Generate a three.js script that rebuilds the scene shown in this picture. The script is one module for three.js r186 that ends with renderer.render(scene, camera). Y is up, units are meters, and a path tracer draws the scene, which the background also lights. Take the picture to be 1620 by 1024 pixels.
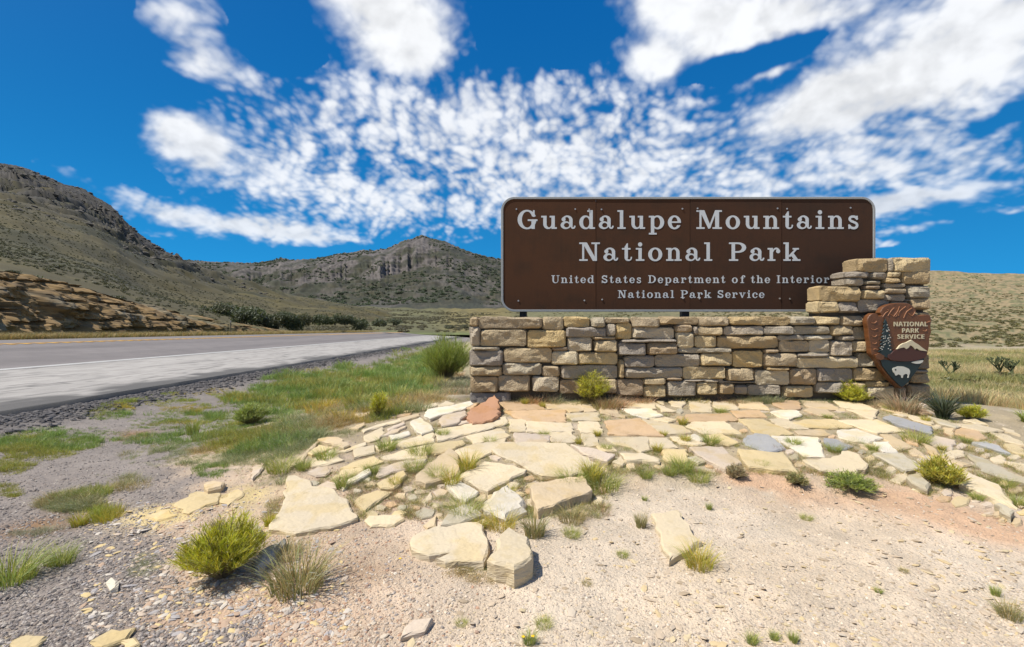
import * as THREE from 'three';
import { mergeGeometries, toCreasedNormals } from 'three/addons/utils/BufferGeometryUtils.js';
import { FontLoader } from 'three/addons/loaders/FontLoader.js';

// ---------------------------------------------------------------- camera, sky, sun, exposure
const scene = new THREE.Scene();
const renderer = new THREE.WebGLRenderer({ antialias: true });
renderer.toneMapping = THREE.LinearToneMapping;
renderer.toneMappingExposure = 1.5;
renderer.shadowMap.enabled = true;
const F = 765, CX = 810, HY = 504, EYE = 1.5;            // lens in photo pixels, horizon row, eye height
const camera = new THREE.PerspectiveCamera(2 * Math.atan(512 / F) * 180 / Math.PI, 1620 / 1024, 0.1, 40000);
camera.position.set(0, EYE, 0);
camera.lookAt(0, EYE, -10);
camera.setViewOffset(1620, 1024, 0, 512 - HY, 1620, 1024);
camera.updateProjectionMatrix();
const SUN = new THREE.Vector3(-0.50, 0.83, 0.15).normalize();
const sun = new THREE.DirectionalLight(new THREE.Color(1, 0.955, 0.88), 4.2);
sun.position.copy(SUN).multiplyScalar(120);
sun.castShadow = true;
sun.shadow.mapSize.set(4096, 4096);
Object.assign(sun.shadow.camera, { left: -60, right: 60, top: 60, bottom: -60, near: 1, far: 300 });
scene.add(sun, sun.target);

// ---------------------------------------------------------------- noise and helpers
function rng(seed) { let s = seed >>> 0 || 1; return () => { s = (s + 0x6d2b79f5) | 0; let t = Math.imul(s ^ (s >>> 15), 1 | s); t = (t + Math.imul(t ^ (t >>> 7), 61 | t)) ^ t; return ((t ^ (t >>> 14)) >>> 0) / 4294967296; }; }
const hash2 = (x, y) => { let h = Math.imul(x, 374761393) + Math.imul(y, 668265263) | 0; h = Math.imul(h ^ (h >>> 13), 1274126177); return ((h ^ (h >>> 16)) >>> 0) / 4294967296; };
const lerp = (a, b, t) => a + (b - a) * t, clamp = (x, a = 0, b = 1) => Math.min(b, Math.max(a, x));
const sstep = (a, b, x) => { const t = clamp((x - a) / (b - a)); return t * t * (3 - 2 * t); };
function noise(x, y) { const ix = Math.floor(x), iy = Math.floor(y), fx = x - ix, fy = y - iy, u = fx * fx * (3 - 2 * fx), v = fy * fy * (3 - 2 * fy); return lerp(lerp(hash2(ix, iy), hash2(ix + 1, iy), u), lerp(hash2(ix, iy + 1), hash2(ix + 1, iy + 1), u), v); }
function fbm(x, y, o = 4) { let s = 0, a = 0.5, n = 0; for (let i = 0; i < o; i++) { s += a * noise(x, y); n += a; a *= 0.5; x = x * 2.03 + 17.3; y = y * 2.03 + 9.1; } return s / n; }
function ridged(x, y, o = 4) { let s = 0, a = 0.5, n = 0; for (let i = 0; i < o; i++) { s += a * (1 - Math.abs(2 * noise(x, y) - 1)); n += a; a *= 0.5; x = x * 2.1 + 3.7; y = y * 2.1 + 11.9; } return s / n; }
function worley(x, y) { const ix = Math.floor(x), iy = Math.floor(y); let d = 9; for (let j = -1; j < 2; j++) for (let i = -1; i < 2; i++) { const a = ix + i, b = iy + j, dx = a + hash2(a, b) - x, dy = b + hash2(a + 57, b + 131) - y, q = dx * dx + dy * dy; if (q < d) d = q; } return Math.sqrt(d); }
function table(knots, x) { if (x <= knots[0][0]) return knots[0][1]; for (let i = 1; i < knots.length; i++) if (x <= knots[i][0]) { const [a, b] = knots[i - 1], [c, d] = knots[i]; return b + (d - b) * (x - a) / (c - a); } return knots[knots.length - 1][1]; }
const used = {};
const numbered = (n) => { const k = used[n] = (used[n] ?? -1) + 1; return k ? n + '_' + String(k).padStart(3, '0') : n; };
function tag(o, label, category, group, kind) { if (label) o.userData.label = label; if (category) o.userData.category = category; if (group) o.userData.group = group; if (kind) o.userData.kind = kind; return o; }
function thing(name, label, category, pos = [0, 0, 0], group) { const g = new THREE.Group(); g.name = numbered(name); g.position.set(...pos); scene.add(g); return tag(g, label, category, group); }
function part(name, geo, mat, parent) { const m = new THREE.Mesh(geo, mat); m.name = name; parent.add(m); return m; }
function solo(name, geo, mat, label, category, group) { const m = new THREE.Mesh(geo, mat); m.name = numbered(name); scene.add(m); return tag(m, label, category, group); }
function struct(name, geo, mat) { const m = new THREE.Mesh(geo, mat); m.name = numbered(name); m.userData.kind = 'structure'; scene.add(m); return m; }
const rgb = (r, g, b) => new THREE.Color().setRGB(r, g, b);
function tex(size, fn, srgb, chan = 4) {
  const d = new Uint8Array(size * size * 4);
  for (let y = 0; y < size; y++) for (let x = 0; x < size; x++) { const c = fn(x, y), o = (y * size + x) * 4; d[o] = clamp(c[0]) * 255; d[o + 1] = clamp(c[1]) * 255; d[o + 2] = clamp(c[2]) * 255; d[o + 3] = 255; }
  const t = new THREE.DataTexture(d, size, size); t.wrapS = t.wrapT = THREE.RepeatWrapping; t.magFilter = THREE.LinearFilter; t.minFilter = THREE.LinearMipmapLinearFilter; t.generateMipmaps = true;
  if (srgb) t.colorSpace = THREE.SRGBColorSpace; t.needsUpdate = true; return t;
}
// tileable value noise on a period
function tnoise(x, y, p, s) { const ix = Math.floor(x), iy = Math.floor(y), fx = x - ix, fy = y - iy, u = fx * fx * (3 - 2 * fx), v = fy * fy * (3 - 2 * fy), m = (k) => ((k % p) + p) % p; const h = (a, b) => hash2(m(a) + s * 91, m(b) + s * 37); return lerp(lerp(h(ix, iy), h(ix + 1, iy), u), lerp(h(ix, iy + 1), h(ix + 1, iy + 1), u), v); }
function tfbm(x, y, p, o, s) { let r = 0, a = 0.5, n = 0; for (let i = 0; i < o; i++) { r += a * tnoise(x, y, p, s + i); n += a; a *= 0.55; x *= 2; y *= 2; p *= 2; } return r / n; }
function geoFrom(pos, idx, uv, col) { const g = new THREE.BufferGeometry(); g.setAttribute('position', new THREE.Float32BufferAttribute(pos, 3)); if (uv) g.setAttribute('uv', new THREE.Float32BufferAttribute(uv, 2)); if (col) g.setAttribute('color', new THREE.Float32BufferAttribute(col, 3)); if (idx) g.setIndex(idx); g.computeVertexNormals(); return g; }

// ---------------------------------------------------------------- the sky: air and clouds as one computed picture of directions
{
  const W = 4096, Hh = 2048, data = new Float32Array(W * Hh * 4);
  // cloud banks: direction given as [column, row] of the photo on a plane 765 units ahead, half sizes, tilt, weight, how solid
  const banks = [
    [615, 20, 88, 62, 0.35, 1.5, 1], [660, 85, 62, 32, 0.1, 1.0, 0.9], [590, -60, 90, 60, 0.2, 1.1, 1],
    [262, 22, 62, 34, 0.2, 0.85, 0.6], [330, 98, 78, 34, 0.45, 0.95, 0.7], [390, 135, 50, 26, 0.5, 0.7, 0.3], [275, 205, 60, 34, 0.5, 1.3, 1], [320, 240, 58, 34, 0.3, 1.1, 0.9], [395, 255, 52, 26, 0.2, 0.75, 0.4],
    [372, 292, 60, 16, 0.15, 0.6, 0.4], [300, 345, 130, 17, 0.12, 0.85, 0.6], [430, 358, 110, 20, 0.12, 0.85, 0.5], [515, 378, 62, 8, 0.06, 0.7, 0.6], [420, 300, 40, 20, 0, 0.5, 0.2],
    [110, 272, 80, 8, 0.35, 0.34, 0.5], [200, 310, 90, 10, 0.3, 0.36, 0.5],
    [520, 165, 110, 40, 0.1, 0.55, 0], [620, 185, 150, 60, 0.1, 0.62, 0], [720, 250, 170, 80, 0, 0.74, 0.1], [660, 320, 130, 38, 0, 0.75, 0.2], [560, 320, 100, 34, 0, 0.6, 0], [480, 225, 70, 50, 0, 0.5, 0], [500, 300, 60, 40, 0, 0.5, 0],
    [850, 190, 130, 100, 0, 0.55, 0], [900, 250, 150, 70, 0, 0.72, 0.1], [760, 140, 80, 50, 0, 0.42, 0], [1000, 200, 120, 80, 0, 0.6, 0.1], [840, 290, 160, 60, 0, 0.7, 0.2], [1010, 270, 160, 60, 0, 0.62, 0.3],
    [1035, 95, 46, 30, 0.2, 1.4, 0.9], [1060, 15, 90, 30, 0.2, 1.2, 0.9], [1190, 30, 110, 42, -0.1, 1.2, 0.9], [1150, 70, 60, 22, -0.2, 1.0, 0.9], [1290, 10, 120, 40, 0, 0.7, 0.6],
    [1215, 118, 48, 8, -0.4, 0.9, 0.8], [1300, 165, 130, 44, -0.35, 1.4, 1], [1420, 130, 120, 60, -0.3, 1.2, 0.9], [1540, 90, 100, 90, -0.3, 0.8, 0.7], [1450, 30, 120, 50, 0, 0.85, 0.35], [1600, 20, 100, 70, 0, 1.0, 0.8],
    [1200, 225, 150, 46, -0.25, 0.95, 0.35], [1400, 215, 160, 46, -0.15, 1.0, 0.4], [1250, 285, 180, 30, -0.1, 0.95, 0.4], [1430, 265, 140, 22, -0.08, 0.9, 0.4], [1560, 245, 90, 22, -0.1, 0.8, 0.3], [1500, 190, 120, 40, -0.2, 0.8, 0.4],
    [1470, 310, 110, 13, -0.15, 1.25, 0.9], [1390, 325, 60, 14, -0.1, 1.0, 0.9], [1440, 360, 44, 5, -0.1, 0.7, 0.5], [1398, 380, 26, 6, -0.1, 0.7, 0.4], [1605, 330, 34, 5, -0.1, 0.8, 0.6],
    [1180, 92, 90, 16, -0.35, -1.0, 0], [1270, 72, 60, 14, -0.5, -0.8, 0], [860, 40, 90, 62, 0, -0.9, 0], [1600, 180, 60, 16, -0.4, -0.9, 0], [440, 60, 60, 60, 0, -0.6, 0], [120, 130, 120, 110, 0, -0.8, 0], [60, 30, 140, 60, 0, -0.8, 0], [500, 400, 500, 12, 0, -0.3, 0], [1560, 390, 120, 22, 0, -0.6, 0], [1380, 300, 0.1, 0.1, 0, 0, 0], [1340, 250, 60, 8, -0.3, -0.25, 0],
  ].map(([x, y, rx, ry, t, w, s]) => [x, y, rx, ry, Math.cos(t), Math.sin(t), w, s]);
  for (let row = 0; row < Hh; row++) {
    const up = ((row + 0.5) / Hh - 0.5) * Math.PI, y = Math.sin(up), ch = Math.cos(up);
    for (let colm = 0; colm < W; colm++) {
      const o = (row * W + colm) * 4; data[o + 3] = 1;
      if (y < -0.03) { data[o] = 0.16; data[o + 1] = 0.14; data[o + 2] = 0.1; continue; }
      const az = ((colm + 0.5) / W - 0.5) * 2 * Math.PI, x = Math.cos(az) * ch, z = Math.sin(az) * ch;
      const toSun = x * SUN.x + y * SUN.y + z * SUN.z;
      const hz = Math.exp(-Math.max(0, y) * 3.9);
      let r = lerp(0.001, 0.03, hz), g = lerp(0.085, 0.36, hz), b = lerp(0.335, 0.77, hz);
      const glow = Math.pow(clamp(toSun), 6) * 0.35, side = 1 + 0.12 * clamp(-x) ; r += glow * 0.5; g = g * side + glow * 0.45; b = b * side + glow * 0.35;
      if (y > 0) {
        const k = 1 / (y + 0.45), px = x * k, pz = z * k;
        const wx = px + 0.05 * (fbm(px * 6, pz * 6, 3) - 0.5), wz = pz + 0.05 * (fbm(px * 6 + 40, pz * 6 + 7, 3) - 0.5);
        let cover = 0, solid = 0, front = sstep(0.05, -0.3, z);
        if (front > 0) {
          const sx = CX + F * x / -Math.min(z, -0.02), sy = HY - F * y / -Math.min(z, -0.02);
          const jx = sx + 26 * (fbm(sx * 0.02, sy * 0.03, 3) - 0.5), jy = sy + 20 * (fbm(sx * 0.02 + 30, sy * 0.03, 3) - 0.5);
          let wsum = 1e-4, neg = 0, ca1 = 0, cb1 = 1;
          for (const [bx, by, rx, ry, c, s, w, so] of banks) {
            const dx = jx - bx, dy = jy - by, u = (dx * c + dy * s) / rx, v = (-dx * s + dy * c) / ry, q = u * u + v * v;
            if (q > 7) continue;
            const e = Math.exp(-q * 0.9); if (w < 0) neg += w * e; else { if (so >= 0.45) ca1 += w * e; else cb1 *= 1 - Math.min(0.9, w * e * 0.8); solid += so * w * e; wsum += w * e; }
          }
          solid /= wsum; const dap = (1 - cb1) * 0.9; cover = Math.max(0, Math.max(Math.min(ca1, 1.6), dap) + 0.2 * Math.min(ca1, dap) + neg);
        }
        if (front < 1) { const c2 = 0.95 * sstep(0.42, 0.62, fbm(px * 1.4 + 5, pz * 1.4, 3)), s2 = fbm(px * 2.4 + 9, pz * 2.4 + 3, 2); cover = lerp(c2, cover, front); solid = lerp(s2, solid, front); }
        if (cover > 0.02) {
          const ca = 0.97, sa = 0.24, ux = wx * ca + wz * sa, uz = (-wx * sa + wz * ca) * 0.72, lo0 = fbm(wx * 2.2 + 3, wz * 2.2, 2), sc = 0.75 + 0.6 * lo0;
          const low = sstep(0.36, 0.2, y);
          const p1 = sstep(0.78, 0.12, worley(ux * 25 * sc, uz * 25 * sc)), p2 = sstep(0.8, 0.1, worley(ux * 56 + 5, uz * 56 + 8)), fb = fbm(wx * 30, wz * 30, 5), lo = fbm(wx * 8 + 3, wz * 8, 3), wis = fbm(ux * 14 + 2, uz * 46, 4);
          const cells = (p1 - 0.5) * 0.52 + (p2 - 0.45) * 0.32 + (fb - 0.5) * 1.35 + (lo - 0.5) * 1.0, soft = (fb - 0.5) * 0.9 + (lo - 0.5) * 1.1 + (p2 - 0.45) * 0.16 + (wis - 0.5) * (0.5 + 1.1 * low);
          const sl = clamp(solid), den = Math.min(cover, 1.5) + lerp(cells, soft, sl) * lerp(0.95, 0.8, sl);
          let al = sstep(lerp(0.06, 0.12, sl), lerp(1.3, 1.42, sl), den); al *= lerp(0.88, 0.97, sl) * (1 - 0.22 * low * sl);
          const body = 0.80 + 0.2 * sstep(0.3, 0.7, 0.6 * fb + 0.4 * lo) - 0.07 * sl * sstep(0.45, 0.7, fbm(wx * 5 + 1.3, wz * 5 - 2, 3)) * sstep(0.7, 1.4, den);
          const cr = body * 0.965, cg = body * 0.98, cb = body;
          r = lerp(r, cr, al); g = lerp(g, cg, al); b = lerp(b, cb, al);
        }
      }
      data[o] = r * 0.71; data[o + 1] = g * 0.71; data[o + 2] = b * 0.71;
    }
  }
  const t = new THREE.DataTexture(data, W, Hh, THREE.RGBAFormat, THREE.FloatType); t.mapping = THREE.EquirectangularReflectionMapping; t.magFilter = t.minFilter = THREE.LinearFilter; t.needsUpdate = true;
  scene.background = t; scene.environment = t;
}
console.log('sky');
// ---------------------------------------------------------------- lie of the land near the wall: y as a function of x and D (metres ahead)
const WALL_D = 6.1, WALL_T = 0.3;
const roadBase = (D) => 0.35 - 0.0224 * Math.min(D, 150);
const cross = (a) => a < 7.04 ? 0 : a < 11.5 ? 0.215 * (a - 7.04) / 4.46 : a < 17 ? 0.215 + 0.435 * (a - 11.5) / 5.5 : 0.65 + 0.053 * Math.min((a - 17) / 4, 1);
const across = (x, D) => -(x + 0.013 * D);
const moundR = (x, D) => Math.hypot(1.15 * Math.max(0, -0.75 - x), Math.max(0, WALL_D - D) + 1.2 * Math.max(0, D - 6.7), 1.1 * Math.max(0, x - 5.4));
function mound(x, D) {
  const l = 1.15 * Math.max(0, -0.75 - x), f = Math.max(0, WALL_D - D), b = 1.2 * Math.max(0, D - 6.7), rt = 1.1 * Math.max(0, x - 5.4);
  const r = Math.hypot(l, f + b, rt), t = clamp(1 - r / 4.7), soft = t < 0.2 ? t * t / 0.4 + 0.0 : t - 0.1;
  const e = r + 0.25 * (noise(x * 1.7, D * 1.7) - 0.5) + 0.10 * (noise(x * 6, D * 6) - 0.5);
  return 0.44 * soft + 0.055 * sstep(2.5, 2.15, e);
}
function H(x, D, fine = true) {
  const a = across(x, D);
  if (a > 7.04) return roadBase(D) + cross(a) - (a < 21.05 ? 0.06 : 0.02 - 0.05 * sstep(21, 23, a)) ;
  let h = roadBase(D) - 0.07 - 0.15 * (1 - sstep(4.6, 6.95, a));
  h -= 0.8 * sstep(6.6, 13, D) * sstep(1.5, 6, x);
  h += mound(x, D);
  if (fine) {
    const k = sstep(60, 20, D) * (1 - 0.6 * sstep(2.6, 2.2, moundR(x, D)));
    h += k * (0.07 * (fbm(x * 0.55 + 3, D * 0.55) - 0.5) + 0.022 * (fbm(x * 2.6, D * 2.6, 3) - 0.5) + 0.009 * (noise(x * 13, D * 13) - 0.5));
    h += k * 0.012 * sstep(0.62, 0.8, noise(x * 7 + 4, D * 9)) * sstep(2.3, 2.8, Math.abs(x) + D * 0.2);
  }
  return h;
}
// photo pixel -> point on the ground raised by lift
function cast(px, py, lift = 0, far = 90) {
  const ux = (px - CX) / F, uy = (HY - py) / F;
  let d0 = 1.0, d1 = 1.0;
  const over = (d) => EYE + uy * d - (H(ux * d, d) + lift);
  while (d1 < far && over(d1) > 0) { d0 = d1; d1 *= 1.02; }
  for (let i = 0; i < 18; i++) { const m = (d0 + d1) / 2; if (over(m) > 0) d0 = m; else d1 = m; }
  const d = (d0 + d1) / 2; return new THREE.Vector3(ux * d, H(ux * d, d), -d);
}
const pix = (x, D) => [CX + F * x / D, HY];                 // column only
const proj = (v) => [CX + F * v.x / -v.z, HY - F * (v.y - EYE) / -v.z];

// ---------------------------------------------------------------- surface textures
const groundMap = tex(1024, (x, y) => { const u = x / 1024, v = y / 1024; const a = tfbm(u * 8, v * 8, 8, 4, 1), f = tnoise(u * 256, v * 256, 256, 5), m = tnoise(u * 96, v * 96, 96, 8), sp = tnoise(u * 170, v * 170, 170, 12); let k = 0.66 + 0.26 * a + 0.13 * f + 0.08 * m; if (sp > 0.86) k *= 0.72; if (sp < 0.09) k *= 1.14; const w = 0.03 * (m - 0.5); return [k * (1 + w), k, k * (1 - w)]; });
const groundBump = tex(1024, (x, y) => { const u = x / 1024, v = y / 1024; const k = 0.35 * tfbm(u * 40, v * 40, 40, 4, 21) + 0.35 * tnoise(u * 150, v * 150, 150, 23) + 0.3 * tnoise(u * 320, v * 320, 320, 27); return [k, k, k]; });
const stoneMap = tex(512, (x, y) => { const u = x / 512, v = y / 512; const a = tfbm(u * 4, v * 4, 4, 5, 31), f = tnoise(u * 128, v * 128, 128, 35), st = tfbm(u * 3, v * 18, 3 * 6, 3, 39); const k = 0.74 + 0.24 * a + 0.07 * f, w = 0.10 * (st - 0.5) + 0.08 * (a - 0.5); const pit = tnoise(u * 70, v * 70, 70, 37) > 0.93 ? 0.86 : 1; return [k * pit * (1 + w * 0.4), k * pit, k * pit * (1 - w)]; });
const stoneBump = tex(512, (x, y) => { const u = x / 512, v = y / 512; const k = 0.5 * tfbm(u * 5, v * 5, 5, 5, 41) + 0.3 * tnoise(u * 60, v * 60, 60, 44) + 0.2 * tnoise(u * 140, v * 140, 140, 45); return [k, k, k]; });
const flagMap = tex(1024, (x, y) => { const u = x / 1024, v = y / 1024; const a = tfbm(u * 5, v * 5, 5, 5, 51), f = tnoise(u * 300, v * 300, 300, 55), bl = sstep(0.55, 0.72, tfbm(u * 9, v * 9, 9, 4, 57)), crk = Math.abs(tfbm(u * 4, v * 4, 4, 4, 59) - 0.5); const st = sstep(0.6, 0.7, tfbm(u * 22, v * 22, 22, 3, 58)); let k = 0.76 + 0.23 * a + 0.08 * f - 0.07 * bl - 0.06 * st; if (crk < 0.002) k *= 0.86; const w = 0.09 * bl + 0.12 * (a - 0.5) + 0.03 * st; return [k * (1 + w * 0.5), k, k * (1 - w * 1.6)]; });
const flagBump = tex(512, (x, y) => { const u = x / 512, v = y / 512; const s = tfbm(u * 4, v * 4, 4, 4, 61), ter = Math.floor(s * 9) / 9 + 0.11 * sstep(0, 0.12, (s * 9) % 1); const k = 0.55 * ter + 0.3 * tfbm(u * 16, v * 16, 16, 3, 63) + 0.15 * tnoise(u * 120, v * 120, 120, 65); return [k, k, k]; });
const roadMap = tex(512, (x, y) => { const u = x / 512, v = y / 512; const f = tnoise(u * 256, v * 256, 256, 71), a = tfbm(u * 4, v * 4, 4, 4, 73), g = tnoise(u * 128, v * 128, 128, 75); const k = 0.62 + 0.2 * f + 0.2 * a + 0.12 * g; return [k, k, k]; });
const barkMap = tex(256, (x, y) => { const u = x / 256, v = y / 256; const k = 0.6 + 0.4 * tfbm(u * 24, v * 4, 24, 3, 81); return [k, k, k]; });

// ---------------------------------------------------------------- the ground sheet: rings round the viewpoint, fine near it
// bare-earth kinds as patches [column, row, half width, half height, weight] where the photo shows them
const redSpots = [[1215, 765, 60, 22, 0.9], [1290, 790, 110, 26, 0.6], [1420, 785, 80, 26, 1], [1520, 820, 90, 26, 1], [1600, 845, 70, 24, 1], [1180, 755, 40, 14, .7], [260, 985, 120, 30, 0.45], [420, 965, 160, 40, 0.4], [560, 990, 90, 24, 0.35], [1010, 770, 40, 15, .3], [290, 930, 80, 20, .4]];
const brownSpots = [[60, 835, 50, 18, 1], [200, 690, 34, 10, 0.9], [120, 800, 30, 10, .6], [580, 900, 60, 30, .5], [530, 820, 40, 25, .3]];
const yellowSpots = [[310, 800, 75, 22, 1], [365, 782, 50, 14, 1], [250, 810, 40, 12, .7], [180, 1012, 60, 14, .8], [50, 1016, 40, 12, .8]];
const spotsW = (list) => list.map(([x, y, rx, ry, w]) => { const c = cast(x, y), l = cast(x + rx, y), t = cast(x, y - ry), b = cast(x, y + ry); return [c.x, -c.z, Math.max(0.05, Math.abs(l.x - c.x)), Math.max(0.05, (Math.abs(t.z - c.z) + Math.abs(b.z - c.z)) / 2), w]; });
const redW = spotsW(redSpots), brownW = spotsW(brownSpots), yellowW = spotsW(yellowSpots);
const spotAt = (list, x, D) => { let s = 0; for (const [cx, cd, rx, rd, w] of list) { const q = ((x - cx) / rx) ** 2 + ((D - cd) / rd) ** 2; if (q < 5) s += w * Math.exp(-q); } return s; };
const GRAVEL_EDGE = [[1, -0.9], [2.2, -1.25], [2.6, -1.75], [3.2, -2.35], [4, -2.75], [5, -2.95], [6.5, -3.3], [9, -3.9], [14, -4.6], [40, -4.8]];   // grey roadside gravel lies left of this x at distance D
const gravelShare = (x, D) => { const e = table(GRAVEL_EDGE, D) + 0.9 * (fbm(x * 1.3 + 8, D * 1.3) - 0.5) + 0.35 * (noise(x * 6, D * 6) - 0.5); return sstep(e + 0.22, e - 0.22, x); };
function groundColor(x, D, out) {
  const a = across(x, D), n = fbm(x * 0.9, D * 0.9), n2 = fbm(x * 3.3 + 9, D * 3.3, 3), n3 = noise(x * 17, D * 17);
  let r = 0.56, g = 0.46, b = 0.34;                                  // pale limestone dirt
  const tanmix = sstep(0.5, 0.72, n) * 0.5; r = lerp(r, 0.52, tanmix); g = lerp(g, 0.405, tanmix); b = lerp(b, 0.275, tanmix);
  const mixc = (t, cr, cg, cb) => { r = lerp(r, cr, t); g = lerp(g, cg, t); b = lerp(b, cb, t); };
  const left = sstep(0.3, -1.2, x) * sstep(7, 3, D) ; mixc(left * 0.6, 0.43, 0.30, 0.20);   // browner earth by the roadside gravel
  if (D > 6.6) { const f = sstep(6.6, 8.5, D) * sstep(-6.4, -5, x + 0.5 * (n2 - .5)); mixc(f * 0.85, 0.30, 0.25, 0.125); }
  const gr = gravelShare(x, D); mixc(gr * 0.9, 0.2, 0.172, 0.152);
  { const rr = moundR(x, D) + 0.5 * (n2 - 0.5); mixc(sstep(2.5, 2.1, rr) * sstep(0.3, 0.55, n2 + 0.12) * 0.75, 0.27, 0.215, 0.12); mixc(sstep(0.28, 0.05, rr) * sstep(-0.9, -0.6, x) * 0.8, 0.16, 0.125, 0.07); }
  mixc(clamp(spotAt(redW, x, D) * sstep(0.28, 0.6, n2 + 0.15) * 0.95), 0.50, 0.325, 0.20);
  mixc(clamp(spotAt(brownW, x, D) * sstep(0.3, 0.55, n2 + .1)), 0.24, 0.135, 0.06);
  mixc(clamp(spotAt(yellowW, x, D) * 1.6 * sstep(0.36, 0.52, n2)), 0.52, 0.40, 0.19);
  if (a > 5.2) mixc(sstep(5.7, 6.7, a + 0.9 * (n2 - 0.5)) * 0.85, 0.085, 0.077, 0.072);         // broken tar and dark grit along the road's edge
  if (a > 21) mixc(1, 0.16, 0.19, 0.05);
  if (x > 6 && D > 30) { const w = sstep(4, 1.5, Math.abs(D - 46 - 3 * (n - 0.5))); mixc(w * 0.9, 0.5, 0.41, 0.31); }
  const k = 0.82 + 0.36 * n2 + 0.1 * (n3 - 0.5); out.push(r * k, g * k, b * k);
}
{
  const azs = []; for (let d = -180; d < -66; d += 4) azs.push(d); for (let d = -66; d <= 66; d += 0.2) azs.push(d); for (let d = 70; d <= 180; d += 4) azs.push(d);
  const rs = [0.02, 0.5, 1]; for (let r = 1.3; r < 16; r *= 1.0062) rs.push(r); for (let r = 16; r < 90; r *= 1.02) rs.push(r); for (const r of [110, 150, 220, 350, 600, 1200, 2500, 6000, 14000]) rs.push(r);
  const pos = [], col = [], uv = [], idx = [], N = azs.length;
  for (const r of rs) for (const d of azs) { const t = d * Math.PI / 180, x = r * Math.sin(t), D = r * Math.cos(t); const y = H(x, D); pos.push(x, r > 300 ? Math.min(y, -3.2) : y, -D); uv.push(x / 1.6, D / 1.6); groundColor(x, D, col); }
  for (let j = 0; j + 1 < rs.length; j++) for (let i = 0; i + 1 < N; i++) { const a = j * N + i, b = a + 1, c = a + N, d = c + 1; idx.push(a, b, c, b, d, c); }
  const m = new THREE.MeshStandardMaterial({ vertexColors: true, map: groundMap, bumpMap: groundBump, bumpScale: 0.012, roughness: 0.95 });
  struct('ground', geoFrom(pos, idx, uv, col), m);
}
console.log('ground');

// ---------------------------------------------------------------- road: travel lanes, pale shoulder, painted lines
function ribbon(a0, a1, D0, D1, lift, na, colour, wob = 0, thick = 0.0) {
  const Ds = []; for (let D = D0; D < D1; D *= (D < 60 ? 1.005 : 1.02)) Ds.push(D); Ds.push(D1);
  const pos = [], uv = [], col = [], idx = [];
  for (const D of Ds) for (let i = 0; i <= na; i++) {
    let a = lerp(a0, a1, i / na); if (wob && i === 0) a += wob * (fbm(D * 1.3, 3, 3) - 0.5);
    const x = -a - 0.013 * D, y = roadBase(D) + cross(a) + lift; pos.push(x, y, -D); uv.push(a / 1.2, D / 1.2); if (colour) colour(a, D, col);
  }
  for (let j = 0; j + 1 < Ds.length; j++) for (let i = 0; i < na; i++) { const p = j * (na + 1) + i; idx.push(p, p + na + 1, p + 1, p + 1, p + na + 1, p + na + 2); }
  if (thick) { const b = pos.length / 3; Ds.forEach((D, j) => { const k = j * (na + 1) * 3; pos.push(pos[k] + 0.05, pos[k + 1] - thick, pos[k + 2]); uv.push(0, D / 1.2); if (colour) colour(a0 - 0.02, D, col); }); for (let j = 0; j + 1 < Ds.length; j++) { const p = j * (na + 1), q = (j + 1) * (na + 1); idx.push(p, b + j, q, q, b + j, b + j + 1); } }
  return geoFrom(pos, idx, uv, colour ? col : null);
}
const asphalt = new THREE.MeshStandardMaterial({ vertexColors: true, map: roadMap, bumpMap: roadMap, bumpScale: 0.006, roughness: 0.9 });
struct('road', ribbon(11.45, 21, 0.5, 700, 0, 40, (a, D, o) => { const l = a - 11.5, tr = 0.06 * (Math.exp(-(((l - 1.4) / 0.5) ** 2)) + Math.exp(-(((l - 3.9) / 0.5) ** 2))), k = 0.135 + 0.07 * fbm(a * 2.2, D * 0.35) + 0.02 * (noise(a * 14, D * 2.5) - 0.5) - tr * 0.35 + 0.012 * noise(a * 9, D * 2); o.push(k * 1.08, k * 0.95, k * 0.87); }), asphalt);
struct('road_shoulder', ribbon(7.04, 11.44, 0.5, 700, 0.004, 70, (a, D, o) => {
  const n = fbm(a * 2.2, D * 0.7, 4), cr = fbm(a * 7, D * 0.9 + 30, 4), edge = sstep(7.85, 7.2, a + 1.3 * (fbm(D * 0.8, 5, 3) - 0.5) + 0.5 * (noise(a * 8, D * 3) - 0.5)), inner = sstep(10.9, 11.44, a);
  const sp = noise(a * 11, D * 1.5), sp2 = noise(a * 30, D * 4); let k = 0.35 + 0.09 * (n - 0.5) + 0.05 * (sp - 0.5) + 0.07 * (sp2 - 0.5); k *= 1 - 0.32 * sstep(0.5, 0.6, cr) * sstep(0.4, 0.65, sp); { const ck = Math.abs(fbm(a * 1.1 + 4, D * 0.22, 4) - 0.5); if (ck < 0.006) k *= 0.55; } k = lerp(k, 0.085, edge * 0.92); k = lerp(k, 0.2, inner * 0.55 * sstep(.35, .6, cr + .1));
  o.push(k * 1.05, k * 0.97, k * 0.86);
}, 0.10, 0.09), asphalt);
struct('white_edge_line', ribbon(11.46, 11.66, 0.5, 700, 0.008, 1), new THREE.MeshStandardMaterial({ color: rgb(0.47, 0.455, 0.42), map: roadMap, roughness: 0.8 }));
{
  const gs = [ribbon(16.75, 17.2, 46, 700, 0.012, 2)];
  for (let D = 8; D < 45.8; D += 0.52) gs.push(ribbon(16.7, 17.25, D, D + 0.27, 0.012, 2));
  struct('yellow_centre_line', mergeGeometries(gs), new THREE.MeshStandardMaterial({ color: rgb(0.62, 0.33, 0.04), map: roadMap, roughness: 0.8 }));
}
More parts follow.
